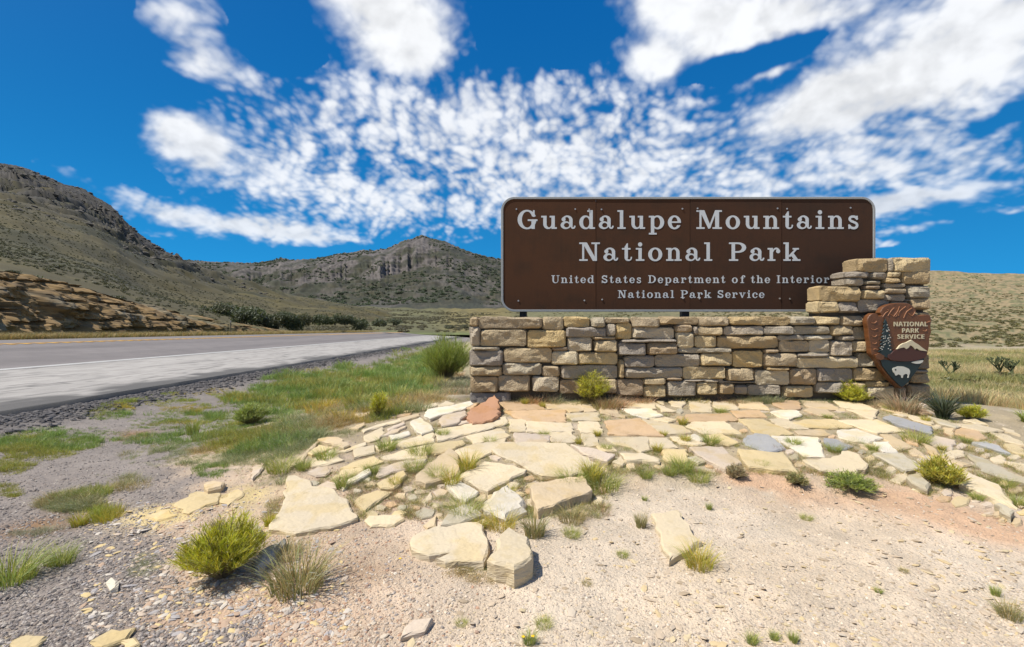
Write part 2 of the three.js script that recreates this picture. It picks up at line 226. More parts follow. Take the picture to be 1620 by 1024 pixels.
// ---------------------------------------------------------------- hills: height fields on fans of directions; column p is a bearing (photo column), D metres ahead
const bankTop = [[-900, 425], [0, 428], [60, 440], [110, 453], [160, 462], [210, 477], [260, 490], [300, 499], [350, 508], [400, 516], [440, 523], [480, 527]];
const leftRidge = [[-1400, 300], [-800, 262], [-400, 240], [-150, 240], [0, 258], [40, 268], [95, 290], [130, 300], [160, 318], [185, 336], [205, 358], [235, 383], [258, 398], [290, 413], [320, 428], [360, 442], [400, 452], [470, 468], [560, 484], [620, 492]];
function fan(p0, p1, step, rows, at) {
  const pos = [], col = [], idx = []; const n = Math.round((p1 - p0) / step);
  const P = [];
  for (let j = 0; j <= rows; j++) for (let i = 0; i <= n; i++) { const p = p0 + (p1 - p0) * i / n, v = at(p, j / rows, col); pos.push(v[0], v[1], v[2]); }
  for (let j = 0; j < rows; j++) for (let i = 0; i < n; i++) { const a = j * (n + 1) + i, b = a + 1, c = a + n + 1, d = c + 1; idx.push(a, b, c, b, d, c); }
  return geoFrom(pos, idx, null, col);
}
const earth = new THREE.MeshStandardMaterial({ vertexColors: true, roughness: 1 });
const bear = (p, D, Y) => [(p - CX) / F * D, EYE + Y / F * D, -D];
// left hill
function leftAt(p, t) {
  const wob = 0.9 + 0.25 * fbm(p * 0.006, 2.2);
  const D0 = p < 440 ? 28.3 * F / (800 - p) : lerp(28.3 * F / 360, 85, sstep(440, 620, p)), Dr = 720 * wob;
  const Y0 = HY - (table(bankTop, p)) - (p < 440 ? 5 : 4), Yr = HY - table(leftRidge, p);
  const q = Math.min(t / 0.9, 1), D = D0 * Math.pow(Dr / D0, t / 0.9);
  let Y = lerp(Y0, Yr, Math.pow(q, 1.05)); if (t > 0.9) Y = Yr * (Dr / D) - (t - 0.9) * 300;
  const x = (p - CX) / F * D;
  const rock = sstep(0.3, 0.95, q + 0.45 * (fbm(x * 0.006, D * 0.006) - 0.5)) * sstep(430, 250, p);
  let h = EYE + Y / F * D;
  const away = sstep(0, 0.12, t) * sstep(1.0, 0.8, q) ;
  h += away * (D * 0.06 * (fbm(x * 0.012, D * 0.012, 5) - 0.5) + D * 0.02 * (ridged(x * 0.03 + 5, D * 0.012, 4) - 0.5)) + (rock + 0.1) * sstep(0.05, .3, t) * (1 - 0.75 * sstep(0.8, 1, q)) * D * 0.034 * (ridged(x * 0.018, D * 0.03, 6) - 0.5);
  h += sstep(0.1, 0.3, t) * (0.35 + 0.65 * rock) * (1 - 0.6 * sstep(0.85, 1, q)) * (3.2 * (fbm(x * 0.07, D * 0.07, 4) - 0.5) + 1.6 * (ridged(x * 0.11 + 4, D * 0.05, 3) - 0.5));
  const str = h / 9 + 1.2 * fbm(x * 0.01, D * 0.01); h += rock * (1 - 0.6 * sstep(0.8, 1, q)) * 5.0 * (sstep(0.3, 0.7, str - Math.floor(str)) - 0.5);
  return [x, h, -D, rock, q];
}
const leftHill = struct('left_hill', fan(-1100, 620, 2.6, 330, (p, t, col) => {
  const v = leftAt(p, t), [x, h, mz, rock, q] = v, D = -mz, n = fbm(x * 0.03, D * 0.02 + 4, 4), n2 = fbm(x * 0.16, D * 0.1, 3), n3 = noise(x * 0.7, D * 0.3);
  let r = 0.20, g = 0.16, b = 0.045;
  const gr = sstep(0.42, 0.66, n) * 0.7; r = lerp(r, 0.085, gr); g = lerp(g, 0.092, gr); b = lerp(b, 0.037, gr);
  const rk = rock * sstep(0.32, 0.55, n2 + 0.25 * (q - 0.5)); const rr = 0.065 + 0.09 * sstep(.5, .75, n3); r = lerp(r, rr * 1.05, rk); g = lerp(g, rr * 0.93, rk); b = lerp(b, rr * 0.78, rk);
  const k = 0.37 * (0.5 + 1.0 * n2); col.push(r * k, g * k, b * k); return v;
}), earth);
// open slope up the valley, between the hill and the mountains
const valleyFoot = [[200, 500], [560, 486], [700, 486], [800, 488], [1100, 486]];
function valleyAt(p, t) {
  const D0 = lerp(58, 75, sstep(300, 700, p)), Dr = 2700, D = D0 * Math.pow(Dr / D0, t), x = (p - CX) / F * D;
  let Y = lerp(-26, HY - table(valleyFoot, p), Math.pow(t, 0.62)); if (t > 0.93) Y -= (t - 0.93) * 60;
  let h = EYE + Y / F * D + sstep(0.1, 0.3, t) * D * 0.010 * (fbm(x * 0.008, D * 0.004, 4) - 0.5) * 2 + 0.2 * (fbm(x * .2, D * .2) - .5);
  return [x, h, -D];
}
struct('valley_slope', fan(120, 1150, 2.6, 240, (p, t, col) => {
  const v = valleyAt(p, t), x = v[0], D = -v[2], s = Math.max(40, D) / 40, n = fbm(x * 0.08 / s * 3, D * 0.03 / s * 3, 4), n2 = fbm(p * 0.09, t * 110, 3);
  let r = 0.235, g = 0.19, b = 0.06; const gr = sstep(0.4, 0.65, n) * 0.75; r = lerp(r, 0.12, gr); g = lerp(g, 0.13, gr); b = lerp(b, 0.055, gr);
  const gs = sstep(0.05, 0.0, t); r = lerp(r, .16, gs); g = lerp(g, .19, gs); b = lerp(b, .06, gs);
  const k = 0.6 * (0.5 + 1.0 * n2); col.push(r * k * 1.04, g * k, b * k * 0.92); return v;
}), earth);
// the mountains with their cliffs
const farRidge = [[-400, 420], [250, 412], [300, 411], [330, 414], [400, 416], [430, 412], [445, 408], [460, 411], [500, 409], [540, 401], [560, 399], [575, 395], [590, 397], [612, 393], [628, 386], [640, 380], [652, 378], [660, 374], [668, 372], [676, 375], [690, 379], [704, 382], [725, 391], [745, 399], [770, 406], [800, 411], [900, 432], [1100, 470], [1200, 486]];
const cliffShare = [[250, 0.25], [400, 0.35], [450, 0.4], [500, 0.5], [560, 0.6], [600, 0.62], [640, 0.6], [680, 0.5], [720, 0.3], [770, 0.22], [900, 0.1]];
function farAt(p, t) {
  const D = lerp(2300, 6200, t), Yr = HY - table(farRidge, p) , foot = HY - table(valleyFoot, p) - 6;
  const rid = 0.78;
  const gull = ridged(p * 0.022, 3.3, 3), but = fbm(p * 0.045, 7.1, 4), fine = ridged(p * 0.16, 1.7, 3);
  const cs = table(cliffShare, p), cut = 0.44 + 0.2 * (but - 0.5) + 0.10 * (0.6 - gull) + 0.05 * (fine - 0.5);
  const talus = Math.pow(clamp(t / rid), 0.8), steep = sstep(cut - 0.03, cut + 0.13, t) * 0.7 + sstep(cut + 0.1, cut + 0.22, t + 0.04 * (fine - 0.5)) * 0.3;
  let q = lerp(talus, 0.42 * sstep(0, 1, clamp(t / (cut + .02))) * 1 + 0.5 * steep + 0.08 * clamp((t - cut) / (rid - cut)), cs);
  let Y = foot + (Yr - foot) * Math.min(q, 1); if (t > rid) Y = Yr - (t - rid) * 120;
  const x = (p - CX) / F * D, edge = sstep(0.02, 0.2, t) * sstep(rid + .02, rid - 0.05, t);
  let h = EYE + Y / F * D; const calm = 1 - 0.85 * sstep(0.7, 1, q); h += edge * calm * (110 * (ridged(x * 0.0022, D * 0.0022, 5) - 0.55) + 50 * (fbm(x * 0.011, D * 0.011, 5) - 0.5)); h += 14 * sstep(0.5, 0.75, t) * (noise(p * 0.5, t * 40) - 0.5);
  const str = h / 46 + 0.8 * fbm(x * 0.002, D * 0.002); h += edge * calm * cs * 16 * (sstep(0.35, 0.65, str - Math.floor(str)) - 0.5);
  return [x, h, -D, cs * sstep(cut - 0.06, cut, t), but * 0.6 + 0.4 * (1 - gull)];
}
const mtnCol = (p, t, col, at) => {
  const v = at(p, t), [x, h, mz, cl, gl] = v, D = -mz, n = fbm(x * 0.006, h * 0.012, 4), n2 = fbm(x * 0.02, D * 0.012, 4), fl = fbm(x * 0.022, h * 0.004 + 5, 4);
  let r = 0.12, g = 0.112, b = 0.06; const gr = sstep(0.42, 0.62, n2) * 0.7; r = lerp(r, 0.075, gr); g = lerp(g, 0.085, gr); b = lerp(b, 0.05, gr);
  const rk = clamp(sstep(0.42, 0.55, n + 0.28 * cl - 0.05) * (0.4 + 0.8 * cl)); r = lerp(r, 0.31 + 0.34 * (fl - .5), rk); g = lerp(g, 0.265 + 0.3 * (fl - .5), rk); b = lerp(b, 0.24 + 0.27 * (fl - .5), rk);
  const scr = sstep(0.58, 0.7, fl) * 0.5 * sstep(0.45, 0.3, t) ; r = lerp(r, 0.2, scr); g = lerp(g, 0.17, scr); b = lerp(b, 0.125, scr);
  const tr = sstep(0.55, 0.66, fbm(x * 0.013 + 7, D * 0.009, 4)); r = lerp(r, 0.09, tr * .6); g = lerp(g, 0.1, tr * .6); b = lerp(b, 0.05, tr * .6);
  const k = 0.32 * (0.45 + 1.1 * fbm(p * 0.4, t * 90, 2)); col.push(r * k, g * k, b * k); return v;
};
struct('mountains', fan(-300, 1200, 1.5, 300, (p, t, col) => mtnCol(p, t, col, farAt)), earth);
struct('far_ridge', fan(600, 1300, 6, 40, (p, t, col) => { const D = lerp(8000, 11000, t), top = HY - table([[600, 440], [740, 415], [768, 408], [792, 411], [860, 400], [960, 420], [1300, 470]], p), Y = t < 0.6 ? lerp(0, top, t / 0.6) : top - (t - 0.6) * 60; col.push(0.03, 0.036, 0.04); return bear(p, D, Y + 1.2 * (noise(p * 0.08, 1) - 0.5)); }), earth);
// right hill
const rightRidge = [[700, 500], [850, 490], [1000, 468], [1200, 444], [1400, 432], [1480, 430], [1540, 431], [1620, 430], [1800, 424], [2200, 420], [3000, 440]];
function rightAt(p, t) {
  const D0 = 52 + 3 * noise(p * 0.02, 4), Dr = 420, D = D0 * Math.pow(Dr / D0, t / 0.9), x = (p - CX) / F * D, Yr = HY - table(rightRidge, p);
  let Y = lerp(-54, Yr, Math.pow(clamp(t / 0.9), 0.8)); if (t > 0.9) Y = Yr - (t - 0.9) * 300;
  let h = EYE + Y / F * D + sstep(0.02, 0.2, t) * D * 0.02 * (fbm(x * 0.02, D * 0.02, 4) - 0.5) * sstep(1, 0.85, t) + 0.3 * (noise(x * .3, D * .3) - .5);
  return [x, h, -D];
}
struct('right_hill', fan(835, 2600, 3, 220, (p, t, col) => {
  const v = rightAt(p, t), x = v[0], D = -v[2], n = fbm(p * 0.03, t * 26, 4), n2 = fbm(p * 0.11, t * 120, 3), n3 = noise(p * 0.4, t * 200);
  let r = 0.335, g = 0.25, b = 0.135; const gr = sstep(0.5, 0.64, n2) * 0.8; r = lerp(r, 0.15, gr); g = lerp(g, 0.155, gr); b = lerp(b, 0.065, gr);
  const low = sstep(0.35, 0.05, t) * 0.45 * sstep(.35, .6, n); r = lerp(r, 0.17, low); g = lerp(g, 0.175, low); b = lerp(b, 0.07, low);
  const foot = sstep(0.07, 0.02, t + 0.03 * (n3 - 0.5)); r = lerp(r, 0.5, foot * .8); g = lerp(g, 0.41, foot * .8); b = lerp(b, 0.31, foot * .8);
  const wv = sstep(1350, 950, p); r = lerp(r, 0.16, wv); g = lerp(g, 0.15, wv); b = lerp(b, 0.07, wv); const k = 0.72 * (0.75 + 0.5 * n3); col.push(r * k, g * k, b * k * 0.92); return v;
}), earth);
// rock face cut for the road, on its far side
{
  const pos = [], col = [], idx = [], nD = 640, nh = 90;
  const topY = (D) => table([[4, 4.4], [26.8, 4.15], [31, 3.55], [35.7, 2.75], [43, 1.75], [53, 0.62], [60, -0.15], [66, -0.6]], D);
  for (let j = 0; j <= nh; j++) for (let i = 0; i <= nD; i++) {
    const D = lerp(6, 66, i / nD), s = j / nh, base = roadBase(D) + 0.62, top = Math.max(base + 0.02, topY(D) + 0.35 * (fbm(D * 0.5, 2) - 0.5));
    const hh = top - base; let y, a;
    if (s < 0.82) { const q = s / 0.82; y = base + hh * q; const str = y / 0.55 + 1.3 * fbm(D * 0.25, y * 0.2), fr = str - Math.floor(str), lay = Math.floor(str);
      a = 24.0 + 3.2 * q * q + 0.4 * q; a += Math.min(1, hh) * (0.3 * (fr < 0.3 ? 1 : 0) * sstep(.4, .6, noise(D * 0.6, lay * 5.1)) + 0.25 * (noise(D * 0.9, lay * 3.3) - 0.5) + 0.8 * (ridged(D * 0.5, y * 0.35 + 2, 5) - 0.5) + 0.35 * (worley(D * 1.9 + 9, y * 2.0) - 0.5) + 1.6 * (fbm(D * 1.1, y * 1.2, 6) - 0.5) + 0.25 * (fbm(D * 7, y * 8, 3) - 0.5)); }
    else { const q = (s - 0.82) / 0.18; y = top - 0.12 * q * q * 3; a = 27.6 + 3 * q; }
    pos.push(-a - 0.013 * D, y + 0.05 * (noise(D * 4, j) - 0.5), -D);
    const n = fbm(D * 0.7, y * 1.7, 4), n2 = fbm(D * 2.5 + 3, y * 5, 3); let r = 0.46, g = 0.295, b = 0.12;
    const gy = sstep(0.52, 0.66, n); r = lerp(r, 0.42, gy); g = lerp(g, 0.34, gy); b = lerp(b, 0.21, gy); const dk = sstep(0.5, 0.62, n2) * 0.6; r = lerp(r, 0.15, dk); g = lerp(g, 0.10, dk); b = lerp(b, 0.05, dk);
    const veg = Math.max(sstep(0.8, 0.88, s + 0.1 * (n2 - .5)), sstep(33, 50, D + 12 * (n2 - 0.5)) * sstep(0.45, 0.55, n) * 0.8); r = lerp(r, 0.17, veg); g = lerp(g, 0.16, veg); b = lerp(b, 0.06, veg); { const kk = 0.52 * (0.6 + 0.8 * fbm(D * 5, y * 9, 3)); r *= kk; g *= kk; b *= kk; } col.push(r, g, b);
  }
  for (let j = 0; j < nh; j++) for (let i = 0; i < nD; i++) { const a = j * (nD + 1) + i, b = a + 1, c = a + nD + 1, d = c + 1; idx.push(a, b, c, b, d, c); }
  struct('roadcut_bank', toCreasedNormals(geoFrom(pos, idx, null, col), 0.6), earth);
}
console.log('hills');
// ---------------------------------------------------------------- dry-laid looking stone wall that carries the sign
const WS = F / WALL_D;                                          // photo pixels per metre on the wall's face
const wx = (px) => (px - CX) / WS, wy = (py) => EYE + (HY - py) / WS;
const tones = { t: [0.44, 0.34, 0.20], p: [0.48, 0.395, 0.27], g: [0.325, 0.275, 0.205], y: [0.44, 0.32, 0.16], b: [0.34, 0.25, 0.15], w: [0.55, 0.48, 0.375], r: [0.29, 0.15, 0.08] };
const wallMats = {};
for (const k in tones) wallMats[k] = [0, 1, 2].map((v) => { const [r, g, b] = tones[k], s = [0.92, 1.04, 1.16][v], m = stoneMap.clone(); m.offset.set(v * 0.37, v * 0.21); m.needsUpdate = true; const bm = stoneBump; return new THREE.MeshStandardMaterial({ color: rgb(r * s, g * s, b * s * [1.05, 1, 0.94][v]), map: m, bumpMap: bm, bumpScale: 0.02, roughness: 0.93 }); });
// a quarry-faced block: x across, y up from its bottom, z 0 at the back to d at the face
function block(w, h, d, seed, rough = 0.045) {
  const R = rng(seed), nx = Math.max(5, Math.min(24, Math.round(w / 0.024))), ny = Math.max(5, Math.min(12, Math.round(h / 0.018)));
  const planes = []; for (let i = 0; i < 3; i++) { const tx = (R() - 0.5) * 0.8, ty = (R() - 0.5) * 0.9; planes.push([tx, ty, R() * w, (0.15 + 0.7 * R()) * h, 0.02 + rough * R()]); }
  const brk = 0.3 + 0.35 * R(), slope = 0.35 + 0.75 * R(), jag = 0.25 + 0.35 * R();
  const sx = R() * 50, sy = R() * 50, pos = [], uv = [], idx = [], u0 = R(), v0 = R();
  const face = (x, y) => { const ex = Math.min(x, w - x), ey = Math.min(y, h - y), e = Math.min(ex, ey); const yb = h * (brk + jag * (fbm(sx + x * 11, sy, 3) - 0.5) * 1.6); let z = y > yb ? rough - slope * (y - yb) : rough - 0.16 * (yb - y); z = Math.max(z, 0); for (const [tx, ty, cx, cy, c] of planes) z = Math.min(z, c + tx * (x - cx) + ty * (y - cy)); z = Math.max(z, -0.012); z += 0.02 * (fbm(sx + x * 16, sy + y * 20, 3) - 0.5) + 0.018 * (ridged(sx + x * 10, sy + y * 15, 2) - 0.5); return d - 0.012 + z * sstep(-0.004, 0.016, e) - 0.012 * sstep(0.012, 0, e); };
  const jit = (x, y) => [0.010 * (noise(sx + x * 9, sy + y * 9 + 7) - 0.5), 0.012 * (noise(sx + x * 8 + 3, sy + y * 9 + 20) - 0.5)];
  for (let j = 0; j <= ny; j++) for (let i = 0; i <= nx; i++) { let x = w * i / nx, y = h * j / ny; const [jx, jy] = jit(x, y); const z = face(x, y); const cr = 0.014 * ((i === 0 || i === nx) && (j === 0 || j === ny) ? 1 : 0); pos.push(x + jx + (i === 0 ? cr : i === nx ? -cr : 0), y + jy + (j === 0 ? cr : j === ny ? -cr : 0), z); uv.push(u0 + x * 1.6, v0 + y * 1.6); }
  const at = (i, j) => j * (nx + 1) + i;
  for (let j = 0; j < ny; j++) for (let i = 0; i < nx; i++) { if ((i + j) % 2) idx.push(at(i, j), at(i + 1, j), at(i, j + 1), at(i + 1, j), at(i + 1, j + 1), at(i, j + 1)); else idx.push(at(i, j), at(i + 1, j), at(i + 1, j + 1), at(i, j), at(i + 1, j + 1), at(i, j + 1)); }
  // sides run back with a swell
  const rim = []; for (let i = 0; i < nx; i++) rim.push(at(i, 0)); for (let j = 0; j < ny; j++) rim.push(at(nx, j)); for (let i = nx; i > 0; i--) rim.push(at(i, ny)); for (let j = ny; j > 0; j--) rim.push(at(0, j));
  const rows = [rim], steps = d > 0.2 ? [0.85, 0.6, 0.35, 0] : [0.6, 0];
  for (const f of steps) { const b = pos.length / 3; rows.push(rim.map((_, k) => b + k)); for (const v of rim) { const x = pos[v * 3], y = pos[v * 3 + 1], ox = x < 0.03 ? -1 : x > w - 0.03 ? 1 : 0, oy = y < 0.03 ? -1 : y > h - 0.03 ? 1 : 0, sw = f > 0 ? 0.012 + 0.016 * (noise(sx + y * 11 + f * 7, sy + x * 11 + f * 5) - 0.5) : 0; pos.push(x + ox * sw, y + oy * sw * 0.5, d * f); uv.push(u0 + (x + f * d) * 1.6, v0 + (y + f * d) * 1.6); } }
  for (let r = 0; r + 1 < rows.length; r++) for (let k = 0; k < rim.length; k++) { const a = rows[r][k], b = rows[r][(k + 1) % rim.length], c = rows[r + 1][k], e = rows[r + 1][(k + 1) % rim.length]; idx.push(a, c, b, b, c, e); }
  return toCreasedNormals(geoFrom(pos, idx, uv), 0.5);
}
const wallBase = H(2.4, WALL_D, false);
const wall = thing('stone_sign_wall', 'long tan stone block wall with a taller stepped pillar carrying the brown sign', 'stone wall', [2.4, wallBase, -WALL_D - WALL_T / 2]);
const WO = wall.position;
let stoneSeed = 100;
function stone(x0, y0, x1, y1, tone, deep) {
  let X0 = wx(x0 - 0.3), X1 = wx(x1 + 0.3), Y1 = wy(y0 - 0.3), Y0 = wy(y1 + 0.3); const d = deep ? WALL_T + 0.01 : 0.16;
  const m = part('stone', block(X1 - X0, Y1 - Y0, d, ++stoneSeed, deep ? 0.045 : 0.055), wallMats[tone][stoneSeed % 3], wall);
  m.position.set(X0 - WO.x, Y0 - WO.y, -WALL_D - (deep ? WALL_T : 0.16) - WO.z + (hash2(stoneSeed, 5) - 0.5) * 0.014 + 0.006);
}
const tile = (ox, oy, s, list) => { for (const [a, b, c, d, t, deep] of list) stone(ox + a / s, oy + b / s, ox + c / s, oy + d / s, t, deep); };
tile(735, 490, 6.825, [
  [62, 88, 148, 180, 'b', 1], [155, 85, 832, 200, 't'], [850, 85, 1065, 215, 't'], [1080, 82, 1350, 188, 'y'], [65, 186, 160, 392, 'p', 1], [172, 220, 660, 394, 't'], [685, 228, 1092, 408, 'y'],
  [1105, 195, 1530, 295, 'g'], [1120, 305, 1375, 448, 'p'], [82, 403, 372, 440, 'g'], [62, 450, 405, 606, 'g', 1], [425, 420, 940, 570, 't'], [950, 458, 1222, 592, 'p'], [950, 405, 1118, 446, 'b'],
  [65, 618, 395, 716, 't', 1], [415, 582, 832, 706, 'g'], [850, 614, 1026, 722, 't'], [1045, 608, 1650, 745, 'g'], [70, 728, 352, 888, 'b', 1], [366, 716, 700, 884, 't'], [736, 730, 1016, 884, 'p'],
  [1234, 466, 1650, 590, 't'], [1035, 762, 1330, 905, 'b'], [1345, 760, 1640, 905, 't']]);
tile(925, 490, 6.825, [
  [82, 92, 220, 188, 'g'], [224, 90, 482, 142, 't'], [240, 158, 336, 278, 'g'], [346, 148, 505, 316, 'y'], [515, 85, 806, 190, 't'], [525, 197, 968, 312, 'p'], [814, 85, 1228, 156, 'b'], [1236, 82, 1562, 176, 't'],
  [985, 168, 1166, 240, 'b'], [1004, 246, 1182, 406, 'p'], [1180, 184, 1222, 272, 'g'], [1228, 190, 1486, 277, 't'], [1200, 286, 1422, 406, 't'], [400, 324, 996, 354, 'g'], [110, 335, 352, 452, 't'], [92, 292, 332, 326, 'b'],
  [370, 364, 662, 492, 'g'], [680, 364, 1002, 482, 'b'], [1014, 416, 1590, 466, 'g'], [435, 504, 756, 622, 'g'], [768, 490, 1246, 612, 'g'], [1264, 476, 1592, 606, 't'], [378, 552, 428, 742, 'y'],
  [436, 630, 1060, 738, 'g'], [1070, 622, 1516, 746, 't'], [350, 758, 635, 930, 'b'], [640, 745, 874, 812, 't'], [645, 820, 880, 945, 't'], [890, 738, 1062, 768, 'b'], [900, 778, 1200, 935, 'g'], [1224, 788, 1435, 915, 't'], [1075, 757, 1500, 776, 'g']]);
tile(1115, 490, 6.825, [
  [285, 82, 926, 164, 'y'], [936, 80, 1192, 158, 'g'], [218, 186, 642, 276, 'p'], [652, 184, 956, 268, 'g'], [966, 180, 1342, 268, 'g'], [146, 290, 792, 412, 'y'], [796, 283, 1076, 330, 'g'], [1082, 280, 1382, 320, 'w'],
  [812, 340, 1132, 452, 't'], [1140, 330, 1356, 458, 'p'], [318, 450, 632, 622, 'y'], [650, 476, 1002, 614, 't'], [652, 430, 802, 468, 'b'], [1006, 514, 1658, 628, 'p'], [1010, 478, 1332, 508, 'g'],
  [246, 642, 532, 768, 't'], [553, 664, 916, 808, 'p'], [682, 624, 912, 656, 'y'], [935, 640, 1212, 808, 'b'], [165, 798, 322, 915, 'b'], [335, 820, 470, 915, 'g'], [480, 818, 822, 925, 'g'], [870, 832, 1176, 945, 't'], [165, 778, 540, 792, 'g'], [0, 762, 150, 784, 'g']]);
tile(1280, 490, 6.025, [
  [78, 68, 296, 142, 't'], [310, 62, 516, 152, 't'], [208, 156, 422, 243, 't'], [434, 168, 640, 282, 'g'], [214, 300, 402, 442, 'p'], [410, 305, 552, 402, 't'], [478, 420, 662, 543, 'g'], [438, 562, 742, 678, 'y'], [548, 686, 762, 736, 'y'], [552, 737, 816, 840, 'p'],
  [86, 568, 418, 686, 'g'], [78, 700, 332, 795, 'g'], [340, 700, 540, 800, 't'], [530, 62, 760, 158, 'b'], [780, 62, 960, 158, 't'], [660, 168, 900, 282, 't'], [570, 300, 780, 405, 'g'], [676, 420, 900, 543, 't'], [760, 562, 960, 680, 'g'], [800, 300, 1130, 405, 't'],
  [920, 168, 1150, 282, 'b'], [975, 62, 1155, 158, 'g'], [918, 425, 1142, 566, 'b', 1], [975, 574, 1132, 602, 'g', 1], [975, 610, 1132, 697, 'b', 1], [830, 735, 930, 840, 'b'], [944, 722, 1156, 836, 'b', 1], [780, 688, 960, 718, 'g'], [560, 410, 660, 416, 'g'], [290, 248, 430, 290, 'g'], [0, 412, 206, 446, 'g']]);
tile(1275, 400, 7.9, [
  [660, 72, 1026, 236, 'y', 1], [1038, 74, 1092, 236, 'g'], [1098, 68, 1568, 238, 't', 1], [500, 245, 786, 312, 'g', 1], [828, 246, 1026, 322, 'g'], [1034, 240, 1186, 306, 't'], [1210, 240, 1556, 382, 'y', 1], [514, 320, 722, 402, 'g', 1], [742, 352, 942, 392, 'g'], [1000, 314, 1172, 376, 'y'],
  [998, 386, 1236, 442, 'g'], [1288, 424, 1558, 566, 'g', 1], [740, 410, 932, 452, 'b'], [195, 425, 672, 602, 'y', 1], [714, 464, 976, 576, 't'], [984, 452, 1242, 514, 't'], [988, 522, 1252, 604, 'g'], [185, 610, 410, 742, 't', 1], [414, 624, 642, 748, 'g'], [668, 592, 1052, 738, 'g'], [1310, 574, 1548, 702, 'b', 1], [1066, 614, 1300, 740, 'b'], [1260, 590, 1300, 610, 'g'], [1100, 745, 1540, 790, 'b']]);
{ // mortar core, stepped at the pillar
  const mortar = new THREE.MeshStandardMaterial({ color: rgb(0.10, 0.083, 0.06), map: stoneMap, bumpMap: stoneBump, bumpScale: 0.01, roughness: 1 });
  const prof = [[749, 507], [1302, 504], [1302, 457], [1343, 452], [1343, 431], [1362, 429], [1362, 412], [1470, 412], [1466, 700], [749, 700]];
  const sh = new THREE.Shape(prof.map(([x, y]) => new THREE.Vector2(wx(x) - WO.x, wy(y) - WO.y)));
  const g = new THREE.ExtrudeGeometry(sh, { depth: WALL_T - 0.085, bevelEnabled: false }); g.translate(0, 0, -WALL_D - WALL_T - WO.z + 0.01);
  part('mortar_core', g, mortar, wall);
  const conc = new THREE.MeshStandardMaterial({ color: rgb(0.25, 0.225, 0.2), map: stoneMap, bumpMap: stoneBump, bumpScale: 0.01, roughness: 0.95 });
  const foot = part('footing', block(wx(806) - wx(745), 0.19, WALL_T, 77, 0.006), conc, wall); foot.position.set(wx(745) - WO.x, wy(646) - WO.y, -WALL_D - WALL_T - WO.z + 0.01);
  const foot2 = part('footing', block(wx(1473) - wx(1425), 0.22, WALL_T, 78, 0.02), conc, wall); foot2.position.set(wx(1425) - WO.x, wy(656) - WO.y, -WALL_D - WALL_T - WO.z + 0.012);
}
console.log('wall');
